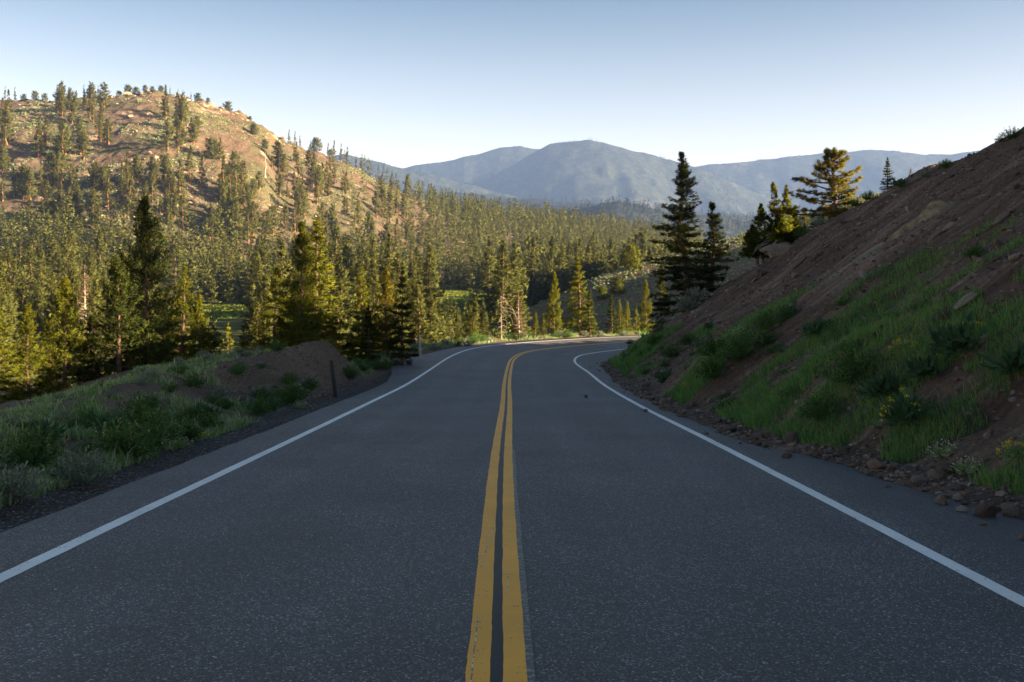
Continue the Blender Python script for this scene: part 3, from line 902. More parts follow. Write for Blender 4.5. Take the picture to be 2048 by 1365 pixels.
def big_pine():
    """open old pine with long irregular boughs"""
    g = np.random.default_rng(5)
    H = 6.4
    parts, fol, fn = [trunk_tube(H, .19, 77)], [], []
    limbs = []
    for i in range(46):
        t = (i / 46) ** .95
        z = H * (.16 + .82 * t)
        az = i * 2.39996 + g.normal(0, .3)
        L = (2.45 * (1 - t) ** .62 + .25) * g.uniform(.55, 1.12) * (1.25 if math.cos(az) > 0.2 and t < .6 else 1.0)
        el = R(-6) + t * R(50) + g.normal(0, .12)
        o = np.array([0, 0, z]); dr = np.array([math.cos(az) * math.cos(el), math.sin(az) * math.cos(el), math.sin(el)])
        bend = np.array([0, 0, .18 * L])
        P = np.array([o + dr * L * u + bend * (u * u - .5 * u) for u in (0, .3, .6, .85, 1)])
        parts.append(tube(P, np.array([.045, .035, .025, .016, .006]) * (.5 + L / 2), 4))
        sd = np.array([-math.sin(az), math.cos(az), 0])
        for j in range(int(7 + 10 * L / 2)):
            u = 1 - .72 * g.random() ** 1.3
            c = o + dr * L * u + bend * (u * u - .5 * u) + sd * g.uniform(-.34, .34) * L * (1.1 - .6 * u) + np.array([0, 0, g.normal(.03, .07)])
            n = 42
            d = unit(g.normal(0, 1, (n, 3)) + np.array([0, 0, .35]) + dr * .3)
            ln = .19 * g.uniform(.6, 1.2, n)
            w = unit(np.cross(d, g.normal(0, 1, (n, 3)))) * .017
            p = c + g.normal(0, .055, (n, 3))
            fol.append(np.stack([p - w, p + w, p + d * ln[:, None]], 1).reshape(-1, 3))
            ctr = np.array([0, 0, z + .1])
            fn.append(np.repeat(unit(unit((c - ctr)[None] * np.array([1, 1, .4])) * .6 + d * .6 + np.array([0, 0, .35])), 3, 0))
    k = Kind.__new__(Kind)
    k.H = H
    tv, tf = join(parts)
    k.trunk = mesh('trunk', tv, tf, 'bark', None, True)
    V = np.concatenate(fol)
    k.crown = mesh('crown', V, tri(V), 'gold', nrm=np.concatenate(fn))
    return k
K['oldpine'] = [big_pine()]
bank_tree('oldpine', 0, 1664, 299, 47.5, 'broad old pine with long level boughs glowing gold on the crest', 1.3, 'old_pine')

def juniper():
    tubes, fol, fn = [], [], []
    lobes = [(0, 0, 5.2, .95), (.85, -.2, 4.9, .85), (-.9, .1, 3.6, .9), (1.35, .3, 3.6, .75), (.3, -.5, 3.4, .9), (-1.45, -.1, 2.2, .7)]
    for i, (ox, oy, h, r) in enumerate(lobes):
        V, tb, NR = crown(300 + i, h, r, 80, 20, 7, 'pine', base=.03, clump=.17, width=.026, off=(ox, oy), wild=.22)
        fol.append(V); fn.append(NR); tubes += tb[::2]
        tubes.append(trunk_tube(h * .9, .08, 300 + i, off=(ox * .75, oy * .75)))
    k = Kind.__new__(Kind); k.H = 5.2
    tv, tf = join(tubes)
    k.trunk = mesh('trunk', tv, tf, 'bark', None, True)
    V = np.concatenate(fol)
    k.crown = mesh('crown', V, tri(V), 'juniper', nrm=np.concatenate(fn))
    return k
K['juniper'] = [juniper()]
o = bank_tree('juniper', 0, 1548, 364, 52, 'multi-topped bushy juniper lit yellow on its right, perched on the bank crest', 1.05, 'juniper')
o.rotation_euler = (0, 0, 0)
bank_tree('fir', 2, 1775, 314, 44.5, 'small dark-green pine alone on the crest right of the broad old pine', 1.15)
bank_tree('sapling', 0, 1822, 346, 43.5, 'tiny pointed sapling on the crest right of the small dark-green pine', 1.1)
bank_tree('sapling', 1, 1610, 418, 50.5, 'low bright young pine at the left foot of the broad old pine', 1.7)
bank_tree('sapling', 0, 1690, 385, 51.5, 'low golden young pine under the right boughs of the broad old pine', 2.4)

# tall conifers further up the bank, beyond the right edge of the photo: their shadows reach the road and the left verge
for i, (x, y, h) in enumerate([(36, 23.5, 14), (36.5, 30.6, 12), (36, 34.3, 11), (35, 51, 14), (41, 49.3, 15), (38, 53.5, 12)]):
    z = float(ground_z(x, y)[0])
    tree('conifer', K['fir'][i % 3], x, y, z, h, 'one of the tall conifers on top of the bank beyond the right edge', 'tree', 'conifers on top of the bank', i, 1.0)

# dead snag with drooping bare branches, and the grey dying tree beside it
def snag_mesh():
    g = np.random.default_rng(3)
    H = 3.6
    parts = [trunk_tube(H, .055, 12, sides=7, top=1.0)]
    for i in range(34):
        z = H * (.12 + .84 * (i / 34)); az = i * 2.4 + g.normal(0, .3)
        L = g.uniform(.15, .5) + (.75 if i in (17, 20, 23, 26) else 0)
        if i in (17, 20, 23, 26): az = g.normal(.1, .25)
        u = np.linspace(0, 1, 6)
        P = np.stack([np.cos(az) * L * np.sin(u * 1.6), np.sin(az) * L * np.sin(u * 1.6), z + L * (.25 * u - .95 * u ** 2.3)], 1)
        parts.append(tube(P, np.linspace(.020, .006, 6), 4))
    return join(parts)
v, f = snag_mesh()
px, d = 1004, 77.0
x = (px - CX) / FPX * d; z = float(ground_z(x, d)[0])
o = link('dead_snag', None, None, (x, d, z))
tag(o, 'bare bleached dead snag with drooping curved branches beyond the bend', 'dead tree')
link('trunk', mesh('trunk', v, f, 'deadwood', None, True), o, None, 0, (EYE + (HY - 588) / FPX * d - z) / 3.6)
kinds('dying', 1, 4.0, .62, 90, 12, 5, 'fir', 'rustneedle', bark='deadwood', clump=.13, width=.012, stick=.03)
named_tree('dying', 0, 1038, 584, 0, 80, 'grey-pink dying conifer with thin needles right of the bare snag', 1.25, name='dying_conifer')

# trees on the brown hill in shadow
kinds('bush', 2, 4.0, 2.0, 70, 14, 6, 'round', 'juniper', base=.04, clump=.3, width=.06)
def hill_tree(key, var, px, py, d0, d1, h, label, fn, name, cat='tree', fat=1.0, group=None, fn0=None):
    p = hit(px, py, fn, d0, d1)
    if p is None:
        return None
    return tree(name, K[key][var % len(K[key])], p[0], p[1], p[2], h, label, cat, group, (px * 3.7 + py) % 6.28, fat)
for key, var, px, py, h, lab, fat in [
    ('bush', 0, 1262, 542, 4.2, 'rounded juniper half lit on the ridge of the shaded brown hill', 1.0),
    ('bush', 1, 1279, 524, 3.2, 'dark rounded juniper behind the half-lit one on the brown hill ridge', 1.0),
    ('sapling', 0, 1482, 486, 2.2, 'tiny bright yellow conifer alone on the shaded brown hill', 1.0),
    ('sapling', 1, 1277, 548, 1.6, 'small dark sapling beside the rounded junipers', 1.0),
    ('bush', 0, 1235, 590, 2.6, 'low dark bush on the flank of the shaded brown hill', 1.1),
    ('bush', 1, 1205, 600, 2.0, 'lowest dark bush on the flank of the shaded brown hill', 1.2)]:
    hill_tree(key, var, px, py, 90, 300, h, lab, shaded_hill_z, 'juniper' if key == 'bush' else 'conifer', 'tree', fat)

# ------------------------------------------------------------------ pines on the bare hill: every one that can be told apart
kinds('hpine', 4, 14.0, 2.5, 64, 15, 6, 'round', 'forest', bark='redbark', base=.12, clump=.55, width=.085, limbs=False, nvar=.38, wild=.3)
kinds('hcone', 3, 14.0, 2.3, 70, 14, 6, 'spire', 'forest', bark='redbark', base=.10, clump=.5, width=.08, limbs=False, nvar=.38, wild=.25)
kinds('hbush', 2, 5.0, 2.9, 70, 16, 6, 'round', 'forest', base=.02, clump=.42, width=.07, limbs=False, nvar=.38)
CLUSTERS = [
    # column range, row range of the foot, number, height in metres, group of trees it belongs to
    (70, 178, 292, 332, 13, 19, 'pines in the dense left clump of the bare hill'),
    (112, 225, 205, 262, 18, 14, 'pines under the left shoulder of the bare hill'),
    (330, 395, 225, 312, 14, 17, 'pines in the tall clump below the rocky summit'),
    (188, 222, 262, 292, 6, 13, 'pines scattered between the two upper clumps'),
    (80, 150, 355, 392, 8, 15, 'pines scattered over the lower left of the bare hill'),
    (182, 215, 372, 392, 5, 14, 'pines scattered over the lower left of the bare hill'),
    (238, 278, 350, 408, 10, 15, 'pines in the loose row down the middle of the bare hill'),
    (278, 336, 335, 372, 9, 12, 'pines in the loose row down the middle of the bare hill'),
    (334, 362, 388, 412, 6, 16, 'pines in the loose row down the middle of the bare hill'),
    (445, 492, 388, 418, 10, 18, 'pines in the clump right of the bare hill centre'),
    (505, 520, 380, 395, 3, 13, 'pines in the clump right of the bare hill centre'),
    (555, 597, 335, 405, 11, 16, 'pines on the right flank of the bare hill'),
    (610, 672, 335, 425, 16, 16, 'pines on the right flank of the bare hill'),
    (590, 632, 400, 442, 9, 15, 'pines on the right flank of the bare hill'),
    (0, 20, 235, 290, 5, 20, 'pines at the left border of the bare hill'),
    (0, 14, 335, 360, 3, 15, 'pines at the left border of the bare hill'),
    (90, 200, 440, 462, 12, 18, 'tall pines along the lower edge of the bare hill'),
    (330, 352, 430, 452, 6, 16, 'tall pines along the lower edge of the bare hill'),
    (440, 515, 428, 486, 20, 18, 'tall pines along the lower edge of the bare hill'),
    (402, 450, 468, 482, 7, 14, 'tall pines along the lower edge of the bare hill'),
    (638, 682, 462, 502, 10, 17, 'tall pines along the lower edge of the bare hill'),
    (0, 330, 395, 440, 16, 15, 'pines scattered over the lower left of the bare hill'),
    (350, 600, 425, 478, 12, 15, 'tall pines along the lower edge of the bare hill'),
    (520, 720, 300, 430, 10, 14, 'pines on the right flank of the bare hill'),
    (690, 960, 370, 520, 45, 16, 'pines spread over the grassy right end of the bare hill'),
]
g = np.random.default_rng(11)
for x0, x1, y0, y1, n, h, grp in CLUSTERS:
    for i in range(n):
        px, py = g.uniform(x0, x1), g.uniform(y0, y1)
        key = 'hpine' if g.random() < .45 else 'hcone'
        hill_tree(key, int(g.integers(0, 4)), px, py, 310, 900, h * g.uniform(.5, 1.0), 'one of the ' + grp, bare_hill_z, 'hill_pine', 'tree', g.uniform(.9, 1.3), grp)
for px, py, h, lab in [
    (380, 368, 17, 'lone pine with a tall bare orange trunk in the middle of the bare hill'),
    (404, 372, 14, 'lone pine standing right of the pine with the bare orange trunk'),
    (441, 322, 11, 'single dark cone-shaped pine on the open brown slope below the summit'),
    (424, 318, 8, 'low round tree just left of the single cone-shaped pine'),
    (593, 326, 12, 'rounded pine alone on the right skyline slope'),
    (28, 394, 13, 'single pine low on the left margin of the bare hill'),
    (508, 270, 5, 'low bush on the rocky right shoulder'),
    (530, 298, 4, 'low bush below the rocky right shoulder')]:
    hill_tree('hcone' if h > 9 else 'hbush', int(px), px, py, 310, 900, h, lab, bare_hill_z, 'hill_pine' if h > 5 else 'hill_bush', 'tree' if h > 5 else 'bush')
SKY = [(10, 13, 0), (30, 13, 0), (48, 6, 1), (70, 7, 1), (90, 6, 1), (116, 9, 0), (123, 10, 0), (137, 9, 0), (153, 8, 0), (168, 12, 0), (182, 9, 1), (196, 12, 0), (238, 6, 1), (256, 8, 1), (272, 7, 1), (290, 5, 1), (305, 5, 1), (322, 6, 1), (340, 7, 0), (356, 9, 0), (366, 8, 0), (382, 8, 0), (396, 7, 1), (416, 4, 1), (456, 9, 1), (500, 4, 1), (578, 15, 0), (590, 13, 0), (600, 11, 0), (632, 12, 1), (656, 17, 0), (668, 21, 0), (682, 18, 0), (694, 16, 0), (712, 14, 0), (722, 12, 0)]
for px, h, b in SKY:
    a = (px - CX) / FPX
    D = float(np.interp(a, BARE[0], BARE[2])) - 4
    x = a * D; z = float(bare_hill_z(np.array([x]), np.array([D]))[0])
    if b:
        tree('hill_bush', K['hbush'][int(px) % 2], x, D, z, h * .6, 'one of the low round bushes and trees along the skyline of the bare hill', 'bush', 'low round trees on the bare hill skyline', px % 6)
    else:
        tree('hill_pine', K['hcone'][int(px) % 3], x, D, z, h * .66, 'one of the pointed pines standing on the skyline of the bare hill', 'tree', 'pointed pines on the bare hill skyline', px % 6, .8)
# bleached standing trunk on the slope
p = hit(531, 355, bare_hill_z, 310, 900)
o = link('dead_pine', None, None, p)
tag(o, 'pale broken tree trunk standing bare on the brown hill', 'dead tree')
v, f = trunk_tube(13, .55, 4, -1, 7, top=1.0)
link('trunk', mesh('trunk', v, f, 'deadwood', None, True), o)

# ------------------------------------------------------------------ valley forest
kinds('mid', 5, 10.0, 2.3, 100, 20, 5, 'spire', 'forest', base=.04, clump=.36, width=.055, limbs=False, nvar=.38, wild=.22, whorls=15, layer=.7, flat=.6)
kinds('midp', 3, 10.0, 2.3, 96, 20, 5, 'pine', 'forest', base=.10, clump=.38, width=.06, limbs=False, nvar=.38, wild=.25, layer=.6)
g = np.random.default_rng(23)
cand = []
def clear_of(x, y):
    ok = ~meadow_mask(x, y, 1.15)
    px = CX + FPX * x / y
    # keep the sight lines to the meadows open
    ok &= ~((px > 305) & (px < 505) & (y > 100) & (y < 266))
    ok &= ~((px > 872) & (px < 975) & (y > 250) & (y < 400) & (g.random(len(x)) < .93))
    return ok
def scatter(n, a0, a1, d0, d1, pw=1.0):
    d = np.sqrt(g.uniform(d0 ** 2, d1 ** 2, n))
    a = g.uniform(a0, a1, n)
    return a * d, d
x, y = scatter(9000, -.60, .20, 92, 430)
s_, n_ = road_sn(x, y)
ok = clear_of(x, y) & (n_ < -26)
ok &= ~((x / y > .014) & (y < 262))
x, y = x[ok], y[ok]
# minimum spacing by a cell grid
def thin(x, y, r):
    seen, keep = set(), []
    for i in range(len(x)):
        c = (int(x[i] / r), int(y[i] / r))
        if c not in seen:
            seen.add(c); keep.append(i)
    return np.array(keep)
r_ = thin(x, y, 4.9)
x, y = x[r_], y[r_]
z = valley(x, y)
zh = bare_hill_z(x, y)
z = np.where(y > 300, np.maximum(z, zh), z)
pxx, pyy = CX + FPX * x / y, HY - FPX * (z - EYE) / y
lim = np.interp(pxx, [0, 150, 300, 420, 520, 600, 740, 800], [470, 466, 478, 492, 500, 512, 505, 380]) + 22 * fbm(x / 18, y / 18, 93, 3)
ok = pyy > lim
x, y, z = x[ok], y[ok], z[ok]
hh = np.clip(np.interp(y, [92, 140, 250, 400], [6.0, 8.5, 11.5, 13]) * g.normal(1, .28, len(x)), 3, 19)
pxx = CX + FPX * x / y
capz = EYE + (HY - 612 - 14 * np.sin(pxx * .7)) / FPX * y - z
hh = np.where((pxx > 862) & (pxx < 1000) & (y < 255), np.minimum(hh, np.clip(capz, 1.5, 20)), hh)
cand = np.stack([x, y, z, hh], 1)
# slope of the wooded spur, to the right of the bare part
x, y = scatter(16000, -.17, .19, 370, 1080)
a = x / y
zb = bare_hill_z(x, y)
D = np.interp(a, BARE[0], BARE[2])
keepf = sstep(-.15, .03, a + .09 * fbm(x / 60, y / 60, 91, 3)) 
ok = (y < D + 12) & (g.random(len(x)) < .07 + .93 * keepf) & ~meadow_mask(x, y, 1.15) & (fbm(x / 45, y / 70, 92, 3) < .42)
x, y, zb = x[ok], y[ok], zb[ok]
r_ = thin(x, y, 6.6)
x, y, zb = x[r_], y[r_], zb[r_]
spur = np.stack([x, y, np.maximum(zb, valley(x, y)), np.minimum(np.clip(14.5 * g.normal(1, .27, len(x)), 5, 23), np.interp(x / y, [-.17, -.08, .05], [11, 14, 23]))], 1)
allt = np.concatenate([cand, spur])
vis = np.abs(allt[:, 0] / allt[:, 1]) < .54
allt = allt[vis]
order = np.argsort(-(allt[:, 3] / allt[:, 1]))
NFOREST = 250
for i in order[:NFOREST]:
    i = int(i)
    x, y, z, h = allt[i]
    px = CX + FPX * x / y
    k = K['mid'][i % 5] if i % 4 else K['midp'][i % 3]
    where = ('far left behind the golden pines' if px < 260 else 'around the near green meadow' if px < 520 else 'behind the twin-topped pine and the earth mound' if px < 800 else 'beyond the grey roadside post and the bend')
    if i % 37 == 5:
        tree('dying_conifer', K['dying'][0], x, y, z, h, 'one of the few grey dying conifers among the nearest valley trees', 'conifer', 'grey dying conifers in the valley', i, 1.1)
        continue
    tree('forest_conifer', k, x, y, z, h, 'one of the nearest forest conifers ' + where, 'conifer', 'nearest valley forest conifers ' + where, (i * 1.7) % 6.28, .8 + .35 * ((i * 7) % 10) / 10)

# the rest of the forest reads as one mass
def merged_forest(name, T, protos, mat, label):
    Vs, Ns = [], []
    for j, (pv, pn) in enumerate(protos):
        q = T[j::len(protos)]
        if not len(q):
            continue
        an = g.uniform(0, 6.28, len(q)); c, s = np.cos(an)[:, None], np.sin(an)[:, None]
        sx = q[:, 3:4] * g.uniform(.75, 1.2, (len(q), 1))
        X = (pv[None, :, 0] * c - pv[None, :, 1] * s) * sx + q[:, 0:1]
        Y = (pv[None, :, 0] * s + pv[None, :, 1] * c) * sx + q[:, 1:2]
        Z = pv[None, :, 2] * q[:, 3:4] + q[:, 2:3]
        Vs.append(np.stack([X, Y, Z], -1).reshape(-1, 3))
        Ns.append(np.stack([pn[None, :, 0] * c - pn[None, :, 1] * s, pn[None, :, 0] * s + pn[None, :, 1] * c, np.broadcast_to(pn[None, :, 2], X.shape)], -1).reshape(-1, 3))
    V = np.concatenate(Vs)
    return stuff(link(name, mesh(name, V, tri(V), mat, nrm=np.concatenate(Ns))), label, 'forest')
protos = []
for i in range(6):
    V, _, NR = crown(700 + i, 1.0, (.17, .22, .195, .24, .205, .18)[i], 38, 7, 3, 'spire' if i % 3 else 'pine', base=.03, clump=.058, width=.013, limbs=False, nvar=.38, wild=.25, layer=.7, whorls=11, flat=.6)
    protos.append((V, NR))
rest = allt[order[NFOREST:]]
merged_forest('forest', rest, protos, 'forest', 'dense dark-green conifer forest filling the valley and the wooded spur')

# far forests on the mountains
fp = []
for i in range(3):
    V, _, NR = crown(800 + i, 1.0, .2, 9, 2, 2, 'spire', base=.02, clump=.16, width=.07, limbs=False, nvar=.38)
    fp.append((V, NR))
FT = []
for i, (tab, F_, zf, seed) in enumerate(MOUNTS):
    A, RR, DD = ridge_tab(tab)
    n = [7000, 8000, 15000, 11000, 8000, 4000][i]
    a = g.uniform(max(A[0], -.2), min(A[-1], .5), n)
    D = np.interp(a, A, DD)
    u = g.random(n) ** .8
    d = D - F_ * (1 - u) - 2
    x = a * d
    ok = fbm(x / 210, d / 360, seed + 9, 4) < .16
    x, d = x[ok], d[ok]
    FT.append(np.stack([x, d, mount_z(i, x, d), g.uniform(9, 17, len(x))], 1))
merged_forest('far_forest', np.concatenate(FT), fp, 'farforest', 'hazy blue-green forest covering the distant mountains')
# ------------------------------------------------------------------ roadside posts
def u_post(h):
    """U-channel steel post: web and two flanges, punched holes"""
    w, dpt, t = .052, .026, .006
    prof = [(-w, dpt), (-w + t, dpt), (-.5 * w, t), (.5 * w, t), (w - t, dpt), (w, dpt), (.5 * w, 0), (-.5 * w, 0)]
    V = np.array([(x, y, z) for z in (-.35, h) for x, y in prof])
    F = [(i, (i + 1) % 8, 8 + (i + 1) % 8, 8 + i) for i in range(8)]
    F += [(8, 9, 14, 15)[::1]] if False else []
    caps = [(8, 9, 10, 15), (10, 11, 14, 15), (11, 12, 13, 14)]
    return V, np.array(F + caps)

def holes(h):
    V, F = [], []
    for z in np.arange(.12, h - .05, .11):
        an = np.linspace(0, 2 * math.pi, 8, endpoint=False)
        for yy in (-.0015, .0075):
            b = len(V)
            V += [(.009 * math.cos(a), yy, z + .009 * math.sin(a)) for a in an]
            F += [(b, b + 1, b + 2, b + 3), (b, b + 3, b + 4, b + 7), (b + 4, b + 5, b + 6, b + 7)]
    return np.array(V), np.array(F)

def plate(w, h, z, y):
    V = np.array([(x, yy, zz) for yy in (y, y - .004) for x, zz in ((-w, z), (w, z), (w, z + h), (-w, z + h))])
    return V, np.array([(0, 1, 2, 3), (7, 6, 5, 4), (0, 4, 5, 1), (1, 5, 6, 2), (2, 6, 7, 3), (3, 7, 4, 0)])

def post(px, py, top, lean, rz, mat, label, refl):
    p = hit(px, py, ground_z, 8, 130)
    h = (py - top) / FPX * p[1]
    o = link('roadside_post', None, None, p, rz)
    o.rotation_euler = (0, lean, rz)
    tag(o, label, 'post')
    v, f = u_post(h)
    link('steel_channel', mesh('steel_channel', v, f, mat), o)
    v, f = holes(h)
    link('bolt_holes', mesh('bolt_holes', v, f, 'hole'), o)
    if refl:
        v, f = plate(.04, .18, h - .22, -.004)
        link('reflector', mesh('reflector', v, f, 'reflector'), o)
    return o
post(672, 796, 721, R(-7), R(14), 'postgreen', 'dark green steel roadside post leaning left in front of the earth mound', False)
post(841, 719, 671, R(-2), R(-8), 'postgrey', 'grey steel roadside post upright at the verge where the bend begins', True)
post(1279, 677, 660, R(1), R(40), 'postgreen', 'tiny dark post at the far end of the road, seen against the sunlit grass', False)

# ------------------------------------------------------------------ stones
import bmesh
def ico(sub):
    bm = bmesh.new(); bmesh.ops.create_icosphere(bm, subdivisions=sub, radius=1)
    V = np.array([v.co[:] for v in bm.verts]); F = np.array([[v.index for v in f.verts] for f in bm.faces]); bm.free()
    return V, F
ICO1, ICO2, ICO3 = ico(1), ico(2), ico(3)

def stone(seed, base, cuts=9, flat=.62):
    """angular stone: a ball cut by random planes"""
    g = np.random.default_rng(seed)
    V = base[0].copy()
    N = unit(g.normal(0, 1, (cuts, 3))); D = g.uniform(.50, .85, cuts)
    for n_, d_ in zip(N, D):
        k = V @ n_
        V = V - np.clip(k - d_, 0, None)[:, None] * n_
    V += .07 * np.stack([vnoise(V[:, 0] * 2.7 + seed, V[:, 1] * 2.7 + V[:, 2], j) for j in range(3)], 1)
    return V * np.array([1.0, g.uniform(.65, .95), flat * g.uniform(.8, 1.15)]), base[1]

STONES = {m: [] for m in ('rock', 'palerock', 'hillrock')}
for i in range(7):
    v, f = stone(40 + i, ICO2)
    for m in STONES:
        STONES[m].append(mesh('stone', v, f, m))

def put_stone(x, y, z, r, mat, label, group=None, name='stone', rz=0, tilt=(0, 0), sc=(1, 1, 1), var=0):
    o = link(name, STONES[mat][var % 7], None, (x, y, z))
    o.rotation_euler = (tilt[0], tilt[1], rz)
    o.scale = (r * sc[0], r * sc[1], r * sc[2])
    return tag(o, label, 'stone', group)

g = np.random.default_rng(77)
p = hit(1172, 797, lambda x, y: road_z(*road_sn(x, y)) - GRADE * y, 8, 80)
put_stone(p[0], p[1], p[2] + .05, .085, 'rock', 'single brown stone lying on the asphalt of the right lane', None, 'stone', .7, (0, 0), (1, 1, 1.1), 2)
for i in range(135):
    s = 7 + 50 * g.random() ** 1.5
    n = float(foot_right(np.array([s]))[0]) + g.normal(.42, .38)
    if i < 12:
        n = float(foot_right(np.array([s]))[0]) - g.uniform(.25, .7)
    x, y = road_at(np.array([s]), np.array([n]))
    z = float(ground_z(x, y)[0])
    on_road = n < float(foot_right(np.array([s]))[0])
    if on_road:
        z = float(road_z(s, n) - GRADE * y[0])
    r = float(np.clip(g.lognormal(-2.45, .42), .045, .26)) * (.75 if on_road else 1)
    if on_road:
        put_stone(float(x[0]), float(y[0]), z + .25 * r, r, 'rock', 'one of the stray stones that rolled onto the right shoulder of the road', 'stray stones on the right shoulder', 'stone', g.uniform(0, 6), (g.normal(0, .2), g.normal(0, .2)), (1, 1, 1), i)
    else:
        put_stone(float(x[0]), float(y[0]), z + .28 * r, r, 'rock', 'one of the loose brown stones in the rubble along the foot of the bank', 'loose stones along the foot of the bank', 'stone', g.uniform(0, 6), (g.normal(0, .3), g.normal(0, .3)), (1, 1, 1), i)
FALL = math.atan(.655)
for px, py, r, sc, mat, lab in [
    (1929, 606, .42, (1.5, .7, .5), 'palerock', 'large pale flat slab lying on the bank below the upper grass'),
    (1895, 596, .26, (1.2, .9, .8), 'rock', 'dark rough stone just left of the large pale slab'),
    (2004, 442, .42, (1.3, .7, .8), 'palerock', 'pinkish upright rock near the top right of the bank'),
    (1934, 470, .30, (1, 1, .8), 'rock', 'grey stone at the upper edge of the bank grass'),
    (2030, 520, .30, (1, .8, .9), 'palerock', 'grey rounded rock half buried among the upper right grass'),
    (1588, 512, .30, (.8, .8, 1), 'palerock', 'bright white stone near the exposed roots'),
    (1598, 528, .55, (1.6, .8, .8), 'palerock', 'long tan rock ledge below the bright white stone'),
    (1636, 512, .42, (1.2, .8, .8), 'rock', 'dark broken rock right of the tan ledge'),
    (1652, 498, .30, (1, .8, .8), 'rock', 'dark small rock above the broken rock'),
    (1590, 556, .34, (.8, .8, 1.2), 'palerock', 'upright grey stone beneath the tan ledge'),
    (1550, 575, .36, (1.8, .8, .5), 'palerock', 'long cream slab on the bare slope below the grey stone'),
    (1480, 575, .22, (1.7, .7, .5), 'palerock', 'small cream slab left of the long cream slab'),
    (1425, 632, .30, (1.8, .7, .45), 'palerock', 'white flat slab low on the bare slope right of the firs'),
    (1432, 655, .25, (1.6, .9, .6), 'rock', 'grey stone beneath the white flat slab'),
    (1400, 652, .18, (1.6, .7, .5), 'palerock', 'little tan stone left of the white flat slab'),
    (1705, 498, .25, (1, .8, .6), 'rock', 'bluish dark stone in the middle of the bare slope'),
    (1868, 478, .34, (1.7, .8, .8), 'palerock', 'orange-tan rock right below the pale yellow seam'),
    (1900, 455, .36, (2.0, .6, .6), 'palerock', 'whitish ledge at the right of the pale yellow seam'),
    (1810, 666, .22, (1.2, .9, .8), 'rock', 'brown stones at the bare patch above the yellow flowers'),
    (1966, 682, .20, (1, .9, .9), 'palerock', 'white stone beside the big leafy plant'),
    (2036, 716, .30, (1, .9, .8), 'rock', 'grey rock at the right edge above the leafy plant'),
    (1553, 851, .24, (1.3, .8, 1.1), 'rock', 'largest rounded boulder at the foot of the bank beside the grass'),
    (1275, 786, .17, (1.2, .9, .8), 'rock', 'round brown stone alone at the road edge halfway to the bend'),
    (1316, 662, .60, (1.2, .7, .8), 'rock', 'dark rock under the exposed root at the tip of the bank'),
    (1370, 640, .30, (1.5, .7, .7), 'rock', 'dark rock on the slope below the shorter dark fir')]:
    p = hit(px, py, ground_z, 6, 110)
    if p:
        r *= .55
        put_stone(p[0], p[1], p[2] + r * sc[2] * .2, r, mat, lab, None, 'stone', .2 * math.sin(px), (0, -FALL), sc, px)
for i in range(85):
    s = 9 + 42 * g.random(); q = 1.5 + 11 * g.random()
    n = float(foot_right(np.array([s]))[0]) + q
    if q > np.interp(s, CREST_S, CREST_H) / .655:
        continue
    x, y = road_at(np.array([s]), np.array([n])); z = float(ground_z(x, y)[0])
    r = float(np.clip(g.lognormal(-2.35, .5), .05, .32))
    put_stone(float(x[0]), float(y[0]), z + .12 * r, r, 'palerock' if i % 3 == 0 else 'rock', 'one of the stones scattered over the bare brown slope of the bank', 'stones scattered on the bank slope', 'stone', g.uniform(0, 6), (0, -FALL), (1.5, .9, .7), i)
# boulders on the bare hill
for px, py, r, lab in [(262, 235, 1.5, 'pale boulder high on the bare brown slope below the summit'), (300, 308, 1.6, 'pale boulder pile beside the middle clump of hill pines'), (312, 318, 1.8, 'pale boulder just below the boulder pile on the hill'),
                       (392, 412, 1.6, 'white block-like boulder at the lower middle of the hill'), (380, 408, 1.2, 'smaller pale boulder left of the white block-like one'), (205, 434, 1.2, 'pale boulder at the bottom of the bare gully'),
                       (560, 418, 1.5, 'pale boulder low on the right flank of the hill'), (40, 392, 1.4, 'pale rocks near the left margin of the hill'), (1235, 575, .9, 'grey boulder on the flank of the shaded brown hill')]:
    p = hit(px, py, shaded_hill_z if px > 1000 else bare_hill_z, 90 if px > 1000 else 310, 900)
    if p:
        put_stone(p[0], p[1], p[2] + .3 * r, r, 'hillrock', lab, None, 'boulder', px, (.2, 0), (1.3, 1, 1), px)
for i in range(70):
    px, py = g.uniform(0, 720), 0
    a = (px - CX) / FPX
    D = float(np.interp(a, BARE[0], BARE[2])); F_ = float(np.interp(a, BARE_FOOT[0], BARE_FOOT[2]))
    u = 1 - .75 * g.random() ** 1.4 if i > 30 else g.uniform(.93, .995)
    if i <= 30:
        a = (g.uniform(215, 570) - CX) / FPX; D = float(np.interp(a, BARE[0], BARE[2])); F_ = float(np.interp(a, BARE_FOOT[0], BARE_FOOT[2]))
    d = F_ + (D - F_) * u
    z = float(bare_hill_z(np.array([a * d]), np.array([d]))[0])
    r = g.uniform(.7, 2.4) if i <= 30 else g.uniform(.5, 1.3)
    put_stone(a * d, d, z + .1 * r, r, 'hillrock', 'one of the tan rocks along the rocky summit rim of the bare hill' if i <= 30 else 'one of the tan rocks strewn over the bare hill', 'tan rocks on the bare hill summit rim' if i <= 30 else 'tan rocks strewn on the bare hill', 'boulder', g.uniform(0, 6), (g.normal(0, .3), 0), (1.4, 1, .9), i)

